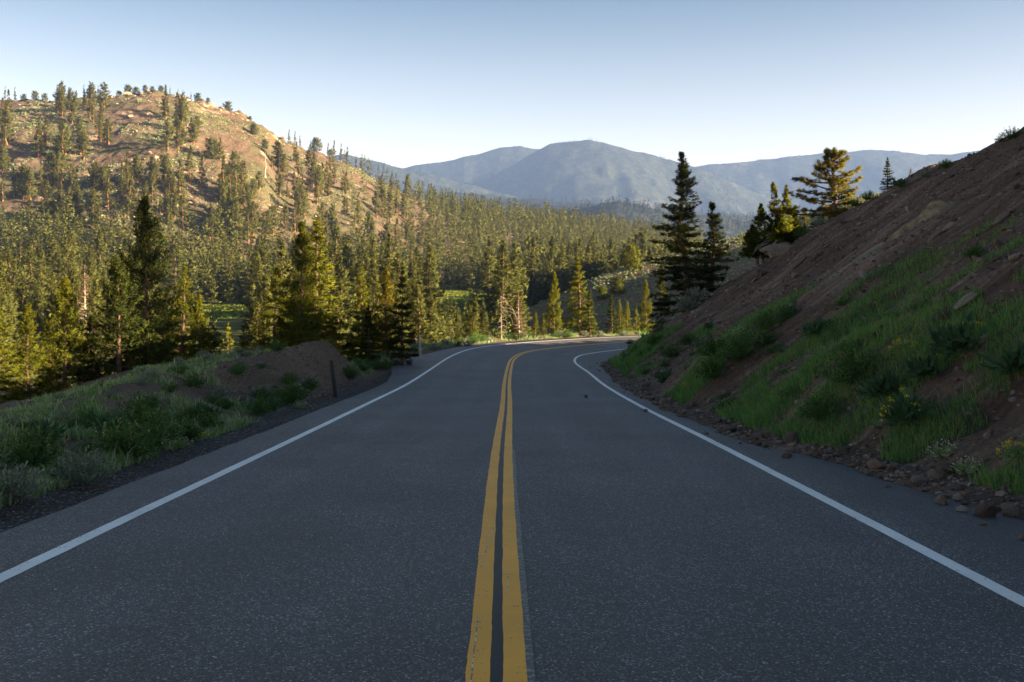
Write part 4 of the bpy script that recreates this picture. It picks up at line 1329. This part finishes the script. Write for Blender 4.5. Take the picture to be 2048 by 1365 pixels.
def rubble(name, n, fs, fn, fr, mat, label):
    """many little stones nobody could count, as one object"""
    protos = [stone(400 + i, ICO1, 6)[0] for i in range(6)]
    Fp = ICO1[1]
    s = fs(n); q = fn(n, s); r = fr(n, s)
    x, y = road_at(s, q); z = ground_z(x, y)
    V, F = [], []
    for i in range(6):
        k = np.arange(i, n, 6)
        an = g.uniform(0, 6.28, len(k)); c, sn = np.cos(an)[:, None], np.sin(an)[:, None]
        P = protos[i]
        X = (P[None, :, 0] * c - P[None, :, 1] * sn) * r[k, None] + x[k, None]
        Y = (P[None, :, 0] * sn + P[None, :, 1] * c) * r[k, None] + y[k, None]
        Z = P[None, :, 2] * r[k, None] + z[k, None] + .2 * r[k, None]
        b = sum(len(v) for v in V)
        V.append(np.stack([X, Y, Z], -1).reshape(-1, 3))
        F.append((Fp[None] + (np.arange(len(k)) * len(P))[:, None, None]).reshape(-1, 3) + b)
    return stuff(link(name, mesh(name, np.concatenate(V), np.concatenate(F), mat)), label, 'rubble')
rubble('rubble', 6500, lambda n: 6 + 66 * g.random(n) ** 1.5, lambda n, s: foot_right(s) + np.where(g.random(n) < .85, g.normal(.45, .42, n), g.uniform(-.6, .2, n)).clip(-.9, 2.2),
       lambda n, s: np.clip(g.lognormal(-3.65, .5, n), .01, .085), 'gravel', 'brown and grey rubble strip between the road and the grassy bank')
rubble('scree', 15000, lambda n: 8 + 56 * g.random(n) ** 1.2, lambda n, s: foot_right(s) + 1.2 + 13 * g.random(n),
       lambda n, s: np.clip(g.lognormal(-3.75, .6, n), .010, .10) * (1 + s / 70), 'gravel', 'small stones and clods covering the bare brown bank')
rubble('grit', 3200, lambda n: 5 + 45 * g.random(n) ** 1.4, lambda n, s: -(edge_left(s) + g.uniform(.12, .8, n)),
       lambda n, s: np.clip(g.lognormal(-4.3, .4, n), .006, .03), 'gravel', 'fine dark grit along the left edge of the pavement')

rubble('clods', 2600, lambda n: g.uniform(25, 38.5, n), lambda n, s: -(4.9 + 4.2 * g.random(n)),
       lambda n, s: np.clip(g.lognormal(-3.7, .5, n), .012, .09), 'gravel', 'clods and small stones on the earth mound')

# pale yellow seam standing out of the bank
def seam():
    U, W = np.meshgrid(np.linspace(25.7, 27.9, 34), np.linspace(10.1, 12.25, 46), indexing='ij')
    S, N = U.ravel(), W.ravel()
    x, y = road_at(S, N)
    mid = 26.75 + .16 * np.sin(N * 1.7) + .25 * fbm(N * 1.1, N * 0, 7, 2)
    t = np.clip(1 - np.abs(S - mid) / (.62 * np.clip((N - 9.9) / 1.5, .1, 1) + .1), 0, 1) * np.clip((N - 10.15) / .5, 0, 1) * np.clip((12.2 - N) / .25, 0, 1)
    t = np.clip(t + .9 * fbm(S * 1.6, N * 1.1, 18, 4) * (t > .02), 0, 1)
    z = ground_z(x, y) - .10 + .30 * t ** .8 + t * .22 * fbm(S * 3.5, N * 2.5, 8, 4)
    return mesh('mineral_seam', np.stack([x, y, z], 1), grid_faces(34, 46)[:, ::-1].copy(), 'sulphur', None, True)
tag(link('mineral_seam', seam()), 'pale yellow-white mineral seam breaking out of the upper brown bank', 'rock')

# dark rock and bare roots under the juniper
def outcrop(px, py, r, sc, label, seed):
    p = hit_ground(px, py, 6, 100)
    V, F = stone(seed, ICO3, 16, .9)
    V = V * r * np.array(sc)
    V += .30 * r * np.stack([fbm(V[:, 0] * 3.1 / r, V[:, 2] * 3.1 / r + V[:, 1] * 2 / r, j, 4) for j in (1, 2, 3)], 1)
    return tag(link('rock_outcrop', mesh('rock_outcrop', V, F, 'rock'), None, p), label, 'rock')
outcrop(1568, 505, .85, (1.35, .8, .8), 'jagged dark rock outcrop with bare roots under the juniper', 61)
outcrop(1535, 545, .45, (1.2, .8, .7), 'smaller dark rock just below the jagged outcrop', 62)
def roots(px, py, n, ln, label, seed):
    p = np.array(hit_ground(px, py, 6, 100))
    gg = np.random.default_rng(seed); parts = []
    for i in range(n):
        u = np.linspace(0, 1, 8)
        st = gg.normal(0, .35, 3) * np.array([1, .5, .3]) * ln
        en = st + np.array([gg.uniform(-.9, -.2), gg.uniform(-.6, 0), gg.uniform(-.75, -.35)]) * ln
        P = st + (en - st) * u[:, None] + np.array([0, -.15, .10]) * ln * np.sin(u * 3.14)[:, None] + np.cumsum(gg.normal(0, .02 * ln, (8, 3)), 0)
        parts.append(tube(P, np.linspace(.020, .006, 8) * gg.uniform(.6, 1.4), 5))
    v, f = join(parts)
    return tag(link('exposed_roots', mesh('exposed_roots', v, f, 'deadwood', None, True), None, p + np.array([0, -.55, .45])), label, 'roots')
roots(1555, 505, 22, 1.0, 'tangle of pale bare roots hanging over the jagged dark outcrop', 5)
roots(1336, 640, 9, .9, 'arching bare root at the foot of the tall layered fir', 9)

# ------------------------------------------------------------------ grass and undergrowth
def blades(x, y, z, h, w, lean, seed, curl=.5, slope=None):
    """bent blades of grass, three triangles each"""
    gg = np.random.default_rng(seed)
    n = len(x)
    az = gg.uniform(0, 6.28, n)
    d = np.stack([np.cos(az), np.sin(az), np.zeros(n)], 1) * (lean * gg.uniform(.2, 1.3, n))[:, None]
    if slope is not None:
        d = d + slope
    pz = gg.uniform(0, 6.28, n)
    sd = np.stack([-np.sin(pz), np.cos(pz), np.zeros(n)], 1) * (w / 2)[:, None]
    P = np.stack([x, y, z], 1)
    up = np.array([0, 0, 1.])
    mid = P + (d * .38 + up * .62) * h[:, None]
    tip = P + (d * (1 + curl * gg.random(n))[:, None] + up * .95) * h[:, None]
    V = np.stack([P - sd, P + sd, mid - sd * .8, mid + sd * .8, tip], 1).reshape(-1, 3)
    NR = np.repeat(unit(d * 1.2 + up * .8 + gg.normal(0, .22, (n, 3))), 5, 0)
    b = (np.arange(n) * 5)[:, None]
    F = np.concatenate([b + np.array([[0, 1, 2]]), b + np.array([[1, 3, 2]]), b + np.array([[2, 3, 4]])], 1).reshape(-1, 3)
    return V, F, NR

g = np.random.default_rng(31)
n = 420000
s = 5 + 68 * g.random(n) ** 1.55
fr = foot_right(s)
q = .55 + 10.5 * g.random(n) ** 1.15
top = np.interp(s, [5, 16, 22, 26, 34, 44, 52, 62, 75], [9.8, 9.4, 6.4, 4.6, 4.2, 3.2, 2.8, 3.2, 3.6])
mask = fbm(s / 1.7, q / 4.5, 71, 3) + .55 * vnoise(s / .55, q / 1.2, 72)
thr = np.interp(q / top, [0, .12, .5, .8, 1.0, 1.25], [.10, -.04, .05, .18, .30, .9])
thr = thr + .30 * vnoise(s / .35, q / .6, 73)
thr = thr + .35 * np.exp(-((s - 13) / 3.2) ** 2) * sstep(3.2, 4.0, q) * (1 - sstep(5.6, 6.3, q))   # bare strip in the near slope
ok = mask > thr
s, q, fr = s[ok], q[ok], fr[ok]
x, y = road_at(s, fr + q); z = ground_z(x, y) - .01
h = np.clip(g.lognormal(-1.75, .42, len(s)), .05, .42) * (.75 + .5 * (mask[ok] - thr[ok]).clip(0, .8)) * np.interp(q, [0, 3, 9], [1.15, 1, .8])
w = (.006 + .0003 * s) * g.uniform(.7, 1.5, len(s))
v, f, nr = blades(x, y, z, h, w, .55, 5, .9, np.array([-.16, 0, 0]))
stuff(link('grass', mesh('grass', v, f, 'grass', nrm=nr)), 'bright green grass growing in streaks over the lower cut bank', 'grass')

n = 330000
s = 3.5 + 115 * g.random(n) ** 1.9
e = edge_left(s) + .75
m = e + .1 + 6.2 * g.random(n) ** .95
bare = np.exp(-((s - 34.0) / 3.0) ** 2 - ((m - 5.9) / .95) ** 2)
bare2 = np.exp(-((s - 29.0) / 5.5) ** 2 - ((m - 6.9) / 1.15) ** 2)
mask = fbm(s / 1.1, m / 1.1, 81, 3) - 1.7 * bare - 1.15 * bare2 - .35 * np.exp(-((m - e) / .25) ** 2)
ok = (mask > -.20) & ((s < 44) | (m < e + 2.8))
s, m, mk = s[ok], m[ok], mask[ok]
x, y = road_at(s, -m); z = ground_z(x, y) - .01
clump = .65 + .9 * np.clip(fbm(s / .8, m / .8, 82, 2) + .3, 0, 1)
h = np.clip(g.lognormal(-2.05, .42, len(s)), .04, .4) * clump * np.interp(m, [5, 7, 9, 11], [1, .9, .7, .6])
w = (.010 + .0004 * s) * g.uniform(.6, 1.7, len(s))
v, f, nr = blades(x, y, z, h, w, .5, 6, .6)
stuff(link('undergrowth', mesh('undergrowth', v, f, 'weeds', nrm=nr)), 'dense mixed green undergrowth covering the left verge', 'undergrowth')

# sunlit grass strip where the road leaves the view
n = 26000
s = g.uniform(96, 140, n); m = edge_left(s) + .4 + 7 * g.random(n)
x, y = road_at(s, -m); z = ground_z(x, y)
v, f, nr = blades(x, y, z, g.uniform(.12, .4, n), np.full(n, .05), .5, 8)
stuff(link('grass', mesh('grass', v, f, 'grass', nrm=nr)), 'sunlit yellow-green grass at the far outside of the bend', 'grass')
# dry scrub tufts on the hills
def tufts(name, x, y, z, r, mat, label):
    n = len(x); k = 7
    P = np.repeat(np.stack([x, y, z], 1), k, 0); rr = np.repeat(r, k)
    d = unit(g.normal(0, 1, (n * k, 3)) + np.array([0, 0, .7])); d[:, 2] = np.abs(d[:, 2])
    w = unit(np.cross(d, g.normal(0, 1, (n * k, 3)))) * (rr * .4)[:, None]
    p = P + g.normal(0, .25, (n * k, 3)) * rr[:, None] * np.array([1, 1, .2])
    V = np.stack([p - w, p + w, p + d * rr[:, None]], 1).reshape(-1, 3)
    return stuff(link(name, mesh(name, V, tri(V), mat, nrm=np.repeat(unit(d * .7 + np.array([0, 0, .7])), 3, 0))), label, 'scrub')
a = g.uniform(-.58, -.05, 15000)
D = np.interp(a, BARE[0], BARE[2]); F_ = np.interp(a, BARE_FOOT[0], BARE_FOOT[2])
d = F_ + (D - F_) * g.uniform(.2, 1.0, len(a))
ok = fbm(a * d / 30, d / 40, 95, 4) > .0
a, d = a[ok], d[ok]
tufts('scrub', a * d, d, bare_hill_z(a * d, d), g.uniform(.35, 1.0, len(a)), 'weeds', 'low green-grey scrub dotting the bare brown hill')
a = g.uniform(-.02, .42, 6000)
D = np.interp(a, SHADE[0], SHADE[2]); d = D - 75 * g.random(len(a)) ** 1.2
tufts('scrub', a * d, d, shaded_hill_z(a * d, d), g.uniform(.12, .38, len(a)), 'weeds', 'small scrub tufts on the shaded brown hill')
x, y = scatter(30000, -.5, .1, 190, 400)
ok = meadow_mask(x, y, 1.1)
tufts('meadow_plants', x[ok], y[ok], valley(x[ok], y[ok]), g.uniform(.25, .7, ok.sum()), 'meadowp', 'bright green meadow plants in the valley clearings')

# ------------------------------------------------------------------ shrubs and flowering plants
def bush(seed, h, r, stems, leaves, ll, lw, upright=.5, droop=0.0):
    gg = np.random.default_rng(seed)
    az = gg.uniform(0, 6.28, stems); sp = np.sqrt(gg.random(stems))
    tipP = np.stack([np.cos(az) * sp * r, np.sin(az) * sp * r, h * (1 - .55 * sp ** 2) * gg.uniform(.7, 1.1, stems)], 1)
    bi = np.repeat(np.arange(stems), leaves)
    u = gg.uniform(.25, 1.02, len(bi))
    P = tipP[bi] * np.stack([u ** 1.1, u ** 1.1, u], 1) + gg.normal(0, .05 * r, (len(bi), 3))
    d = unit(unit(tipP[bi]) * upright + gg.normal(0, .6, (len(bi), 3)) + np.array([0, 0, .35]))
    w = unit(np.cross(d, gg.normal(0, 1, (len(bi), 3)))) * (lw * gg.uniform(.7, 1.3, len(bi)))[:, None]
    l = (ll * gg.uniform(.6, 1.3, len(bi)))[:, None]
    V = np.stack([P - w * .5, P + d * l * .45 - w, P + d * l, P + d * l * .45 + w], 1).reshape(-1, 3)
    V[:, 2] = np.maximum(V[:, 2], -.02)
    NR = np.repeat(unit(unit(P - np.array([0, 0, h * .1])) + .5 * d + np.array([0, 0, .35])), 4, 0)
    return V, np.arange(len(V)).reshape(-1, 4), tipP, NR

def petals(tips, seed, size, per, spike=0.0):
    gg = np.random.default_rng(seed)
    P = np.repeat(tips, per, 0) + gg.normal(0, size * .6, (len(tips) * per, 3))
    if spike:
        P[:, 2] += gg.uniform(-.4, 1, len(P)) * spike
    d = unit(gg.normal(0, 1, P.shape) + np.array([0, 0, .8]))
    w = unit(np.cross(d, gg.normal(0, 1, P.shape))) * size * .5
    V = np.stack([P - w, P + d * size * .5 - w * .2, P + d * size, P + w], 1).reshape(-1, 3)
    return V, np.arange(len(V)).reshape(-1, 4), np.repeat(unit(d + np.array([0, 0, .6])), 4, 0)

class Plant:
    def __init__(self, seed, leaf, args, flower=None, nf=0, fsize=.03, per=5, spike=0.0, rise=.05):
        V, F, tips, NR = bush(seed, *args)
        self.leaf = mesh('foliage', V, F, leaf, nrm=NR)
        self.fl = None
        if flower:
            t = tips[:nf].copy(); t[:, 2] += rise
            v, f, nr = petals(t, seed + 1, fsize, per, spike)
            self.fl = mesh('flower_heads', v, f, flower, nrm=nr)

P_ = {
    'sage':   [Plant(10 + i, 'sage', (.42, .38, 70, 16, .055, .011, .9)) for i in range(3)],
    'shrub':  [Plant(20 + i, 'shrub', (.55, .50, 90, 20, .055, .012, .5)) for i in range(3)],
    'lupine': [Plant(30 + i, 'shrub', (.48, .40, 60, 16, .075, .014, .6), 'seedhead', 9, .022, 14, .12, .04) for i in range(3)],
    'broad':  [Plant(40 + i, 'broad', (.50, .42, 40, 5, .26, .040, .9)) for i in range(2)],
    'mule':   [Plant(45, 'broad', (.55, .45, 42, 5, .27, .042, .9), 'yellowfl', 6, .05, 10, 0, .12)],
    'yellow': [Plant(50, 'weeds', (.26, .26, 40, 10, .06, .012, .6), 'yellowfl', 26, .03, 5, 0, .04)],
    'white':  [Plant(55, 'weeds', (.22, .24, 40, 10, .06, .010, .6), 'whitefl', 20, .022, 3, 0, .06)],
    'phlox':  [Plant(60 + i, 'shrub', (.20, .42, 110, 12, .035, .008, .4), 'lilacfl', 60, .016, 2, 0, .015) for i in range(2)],
    'purple': [Plant(65, 'shrub', (.24, .25, 40, 10, .05, .010, .5), 'purplefl', 22, .024, 4, 0, .03)],
}
def plant(key, var, x, y, z, size, label, name, cat, group=None, tilt=0.0):
    k = P_[key][var % len(P_[key])]
    o = link(name, k.leaf, None, (x, y, z - .02))
    o.rotation_euler = (0, -tilt, (x * 5 + y * 3) % 6.28)
    if tilt:
        o.rotation_euler = (0, -tilt, 0)
    o.scale = (size, size, size)
    tag(o, label, cat, group)
    if k.fl:
        link('flower_heads', k.fl, o)
    return o

for i, (key, px, py, size, lab) in enumerate([
    ('shrub', 1490, 722, 1.35, 'largest dark rounded shrub on the grassy bank, halfway to the bend'),
    ('shrub', 1430, 713, 1.1, 'dark shrub just left of the largest one on the grassy bank'),
    ('shrub', 1431, 757, 1.0, 'dark shrub low on the bank straight below its neighbour'),
    ('shrub', 1347, 716, 1.0, 'dark shrub nearest to the tip of the bank grass'),
    ('shrub', 1312, 690, .9, 'small dark shrub close to the far tip of the bank'),
    ('shrub', 1378, 692, .9, 'small dark shrub between the two far shrubs of the bank'),
    ('shrub', 1262, 690, .9, 'small grey-green bush beside the road at the very tip of the bank'),
    ('shrub', 1712, 766, 1.15, 'big dark shrub in the middle of the near grass of the bank'),
    ('shrub', 1540, 660, .9, 'dark low shrub at the upper edge of the bank grass'),
    ('shrub', 1650, 840, .8, 'dark leafy shrub near the rubble strip below the big dark shrub'),
    ('broad', 1926, 712, .95, 'large plant of long grey-green leaves on the near bank'),
    ('broad', 1775, 800, .8, 'clump of broad dark leaves low on the near bank'),
    ('mule', 1822, 852, .78, 'dark leafy clump with yellow blossoms close to the rubble strip'),
    ('broad', 2040, 756, .8, 'broad-leaved plant cut by the right edge of the photo'),
    ('broad', 1860, 760, .7, 'pale-leaved plant below the large long-leaved plant'),
    ('yellow', 1812, 708, .9, 'yellow flower clump in the middle of the near bank'),
    ('yellow', 1950, 668, .8, 'yellow flower clump just above the large long-leaved plant'),
    ('yellow', 2034, 915, .7, 'yellow flower clump low at the right edge of the photo'),
    ('yellow', 1375, 776, .6, 'small yellow flower clump low on the bank near the bend'),
    ('white', 1888, 915, .8, 'white flowers dotted above the near rubble strip'),
    ('white', 1936, 948, .75, 'dense white flower clump on the edge of the near rubble'),
    ('white', 1480, 672, .9, 'cream-white flowers among the upper bank grass'),
    ('phlox', 1643, 660, 1.1, 'lilac-grey cushion plant on the bare strip in mid-bank'),
    ('phlox', 1548, 704, 1.0, 'long lilac-grey cushion right of the largest dark shrub'),
    ('phlox', 1455, 815, 1.0, 'lilac cushion plant just above the rubble strip'),
    ('phlox', 1355, 790, .8, 'purple-tinged cushion at the road edge near the bend'),
    ('phlox', 1782, 640, 1.0, 'dark cushion plant in the upper near grass'),
    ('phlox', 1840, 622, .9, 'dark cushion plant left of the large pale slab'),
    ('phlox', 1700, 700, .9, 'low lilac cushion above the big dark shrub'),
    ('phlox', 1590, 790, .9, 'low mauve cushion in the middle of the lower grass'),
    ('phlox', 1690, 610, .8, 'dark cushion plant at the top of the middle grass streak'),
    ('purple', 1782, 896, .5, 'tiny violet flower tuft at the edge of the rubble'),
    ]):
    p = hit(px, py, ground_z, 6, 120)
    if p:
        nm = {'shrub': 'shrub', 'broad': 'leafy_plant', 'mule': 'leafy_plant', 'phlox': 'cushion_plant'}.get(key, 'wildflower')
        plant(key, i, p[0], p[1], p[2], size, lab, nm, 'shrub' if key == 'shrub' else 'plant', None, .3)
# bushes along the crest of the bank
for i, (key, px, py, size, lab) in enumerate([
    ('shrub', 2030, 277, 1.25, 'leafy bush on the skyline at the top right corner of the bank'),
    ('shrub', 2008, 284, .8, 'small bush left of the top right skyline bush'),
    ('shrub', 1895, 337, 1.2, 'rounded bush alone on the bank skyline'),
    ('sage', 1856, 356, 1.3, 'grey-green bush on the skyline left of the rounded bush'),
    ('broad', 1800, 378, 1.3, 'leafy green bush at the foot of the tiny skyline sapling'),
    ('shrub', 1740, 402, 1.4, 'dark bush on the crest right of the broad old pine'),
    ('shrub', 1712, 412, 1.2, 'dark low bush under the broad old pine'),
    ('sage', 1640, 436, 1.4, 'grey bush on the crest left under the broad old pine'),
    ('shrub', 1606, 455, 1.3, 'green bush on the crest between juniper and old pine'),
    ('sage', 1395, 605, 2.0, 'grey-green bush between the trunks of the two dark firs'),
    ('sage', 1376, 618, 1.5, 'grey-green bush at the trunk of the tall layered fir')]):
    x = None
    for dy in range(0, 60, 3):
        p = hit(px, py + dy, ground_z, 6, 62)
        if p:
            plant(key, i, p[0], p[1] + .2, p[2], size * (.62 if px > 1500 else 1.0), lab, 'bush', 'bush', None)
            break
# left verge
for i, (key, px, py, size, lab) in enumerate([
    ('shrub', 578, 812, 1.15, 'dark green bush in front of the earth mound left of the leaning post'),
    ('shrub', 520, 830, .8, 'low dark bush left of the bush before the earth mound'),
    ('sage', 620, 775, .8, 'pale spiky sage between the dark bush and the leaning post'),
    ('sage', 440, 800, .9, 'pale leafy sage at the left side of the earth mound'),
    ('purple', 522, 738, .9, 'violet flower tuft on the left slope of the earth mound'),
    ('shrub', 700, 760, .9, 'green bush behind the leaning post'),
    ('shrub', 725, 745, 1.0, 'green bush at the right foot of the earth mound'),
    ('shrub', 770, 740, .9, 'reddish-green bush at the pavement edge before the grey post'),
    ('sage', 870, 702, 1.3, 'silvery sage bush right of the grey roadside post'),
    ('sage', 935, 694, 1.2, 'silvery sage bush on the verge before the bend'),
    ('shrub', 952, 684, 1.3, 'round dark bush on the verge left of the small dark fir'),
    ('shrub', 1036, 680, 1.2, 'round dark bush on the verge under the grey dying tree'),
    ('sage', 1120, 674, 1.3, 'grey bush at the outside of the bend under the bright green pine'),
    ('shrub', 1190, 668, 1.5, 'green bush at the outside of the bend right of the tallest sunlit fir'),
    ('shrub', 1212, 668, 1.2, 'low green bush at the outside of the bend before the sunlit grass'),
    ('sage', 165, 975, 1.15, 'large silvery sage bush overhanging the gravel at the near verge'),
    ('sage', 25, 1005, 1.0, 'silvery sage bush cut by the left edge of the photo'),
    ('lupine', 70, 940, 1.2, 'leafy clump with cream flower spikes in the near left corner'),
    ('lupine', 255, 925, 1.3, 'broad leafy clump with cream spikes at the pavement edge'),
    ('shrub', 300, 900, 1.2, 'dark green bush at the pavement edge of the near verge'),
    ('shrub', 280, 855, 1.2, 'dark green bush in the middle of the near verge'),
    ('lupine', 390, 850, 1.0, 'leafy clump with cream spikes below the pale leafy sage'),
    ('yellow', 395, 880, .7, 'small yellow-flowered clump on the verge edge'),
    ('white', 362, 897, .8, 'white-flowered clump at the verge edge'),
    ('white', 600, 818, .8, 'white-flowered clump below the bush before the earth mound')]):
    p = hit(px, py, ground_z, 6, 130)
    if p:
        nm = {'shrub': 'bush', 'sage': 'sagebrush', 'lupine': 'flowering_plant'}.get(key, 'wildflower')
        plant(key, i, p[0], p[1], p[2], size, lab, nm, 'bush' if key in ('shrub', 'sage') else 'plant')
g = np.random.default_rng(57)
KN = {'sage': ('sagebrush', 'bush', 'one of the small silvery sage clumps in the dense growth of the left verge', 'silvery sage clumps on the left verge'),
      'shrub': ('bush', 'bush', 'one of the small dark green bushes in the dense growth of the left verge', 'dark green bushes on the left verge'),
      'lupine': ('flowering_plant', 'plant', 'one of the leafy clumps with cream flower spikes on the left verge', 'cream-spiked clumps on the left verge'),
      'broad': ('leafy_plant', 'plant', 'one of the broad-leaved clumps in the dense growth of the left verge', 'broad-leaved clumps on the left verge')}
for i in range(150):
    s = 6 + 36 * g.random() ** 1.3
    m = float(edge_left(np.array([s]))[0]) + .9 + 5.0 * g.random()
    if 30 < s < 38 and m < 7.3 or (24 < s < 33 and 5.8 < m < 7.2 and i % 3):
        continue
    key = ['sage', 'shrub', 'lupine', 'shrub', 'broad', 'sage', 'lupine'][i % 7]
    if m > 8 and i % 3:
        key = 'sage'
    x, y = road_at(np.array([s]), np.array([-m])); z = float(ground_z(x, y)[0])
    nm, cat, lab, grp = KN[key]
    plant(key, i, float(x[0]), float(y[0]), z, g.uniform(.4, .85), lab, nm, cat, grp)
for i in range(46):
    s = 44 + 62 * g.random(); m = float(edge_left(np.array([s]))[0]) + .7 + 2.0 * g.random()
    key = 'sage' if i % 3 == 0 else 'shrub'
    x, y = road_at(np.array([s]), np.array([-m])); z = float(ground_z(x, y)[0])
    plant(key, i, float(x[0]), float(y[0]), z, g.uniform(.7, 1.3), 'one of the low bushes lining the outside of the bend', 'bush', 'bush', 'low bushes lining the bend')
for i in range(60):
    s = 9 + 46 * g.random() ** 1.2
    top_ = float(np.interp(s, [5, 16, 22, 26, 34, 44, 52, 62, 75], [8.0, 7.6, 6.0, 4.6, 4.2, 3.2, 2.8, 3.2, 3.6]))
    q = 1.0 + (top_ - .8) * g.random()
    key = ['shrub', 'phlox', 'broad', 'phlox'][i % 4]
    x, y = road_at(np.array([s]), foot_right(np.array([s])) + q); z = float(ground_z(x, y)[0])
    nm, lab, grp = {'shrub': ('shrub', 'one of the small dark shrubs scattered in the bank grass', 'small dark shrubs in the bank grass'),
                    'phlox': ('cushion_plant', 'one of the low mauve cushion plants scattered in the bank grass', 'mauve cushions in the bank grass'),
                    'broad': ('leafy_plant', 'one of the small broad-leaved plants scattered in the bank grass', 'small broad-leaved plants in the bank grass')}[key]
    plant(key, i, float(x[0]), float(y[0]), z, g.uniform(.4, .75), lab, nm, 'shrub' if key == 'shrub' else 'plant', grp, .3)

# ------------------------------------------------------------------ haze
def haze_box(x0, x1, y0, y1, z0, z1):
    V = np.array([(x, y, z) for x in (x0, x1) for y in (y0, y1) for z in (z0, z1)], float)
    F = np.array([(0, 1, 3, 2), (4, 6, 7, 5), (0, 4, 5, 1), (2, 3, 7, 6), (0, 2, 6, 4), (1, 5, 7, 3)])
    m, nt, out = material('haze')
    pv = node(nt, 'VolumePrincipled', None, Density=.000072, Anisotropy=0.0)
    pv.inputs['Color'].default_value = (.245, .43, .94, 1)
    nt.links.new(pv.outputs[0], out.inputs['Volume'])
    M['haze'] = m
    stuff(link('haze', mesh('haze', V, F, 'haze')), 'thin blue haze between the road and the far mountains', 'haze')
haze_box(-4100, 3950, -60, 6900, -60, 985)
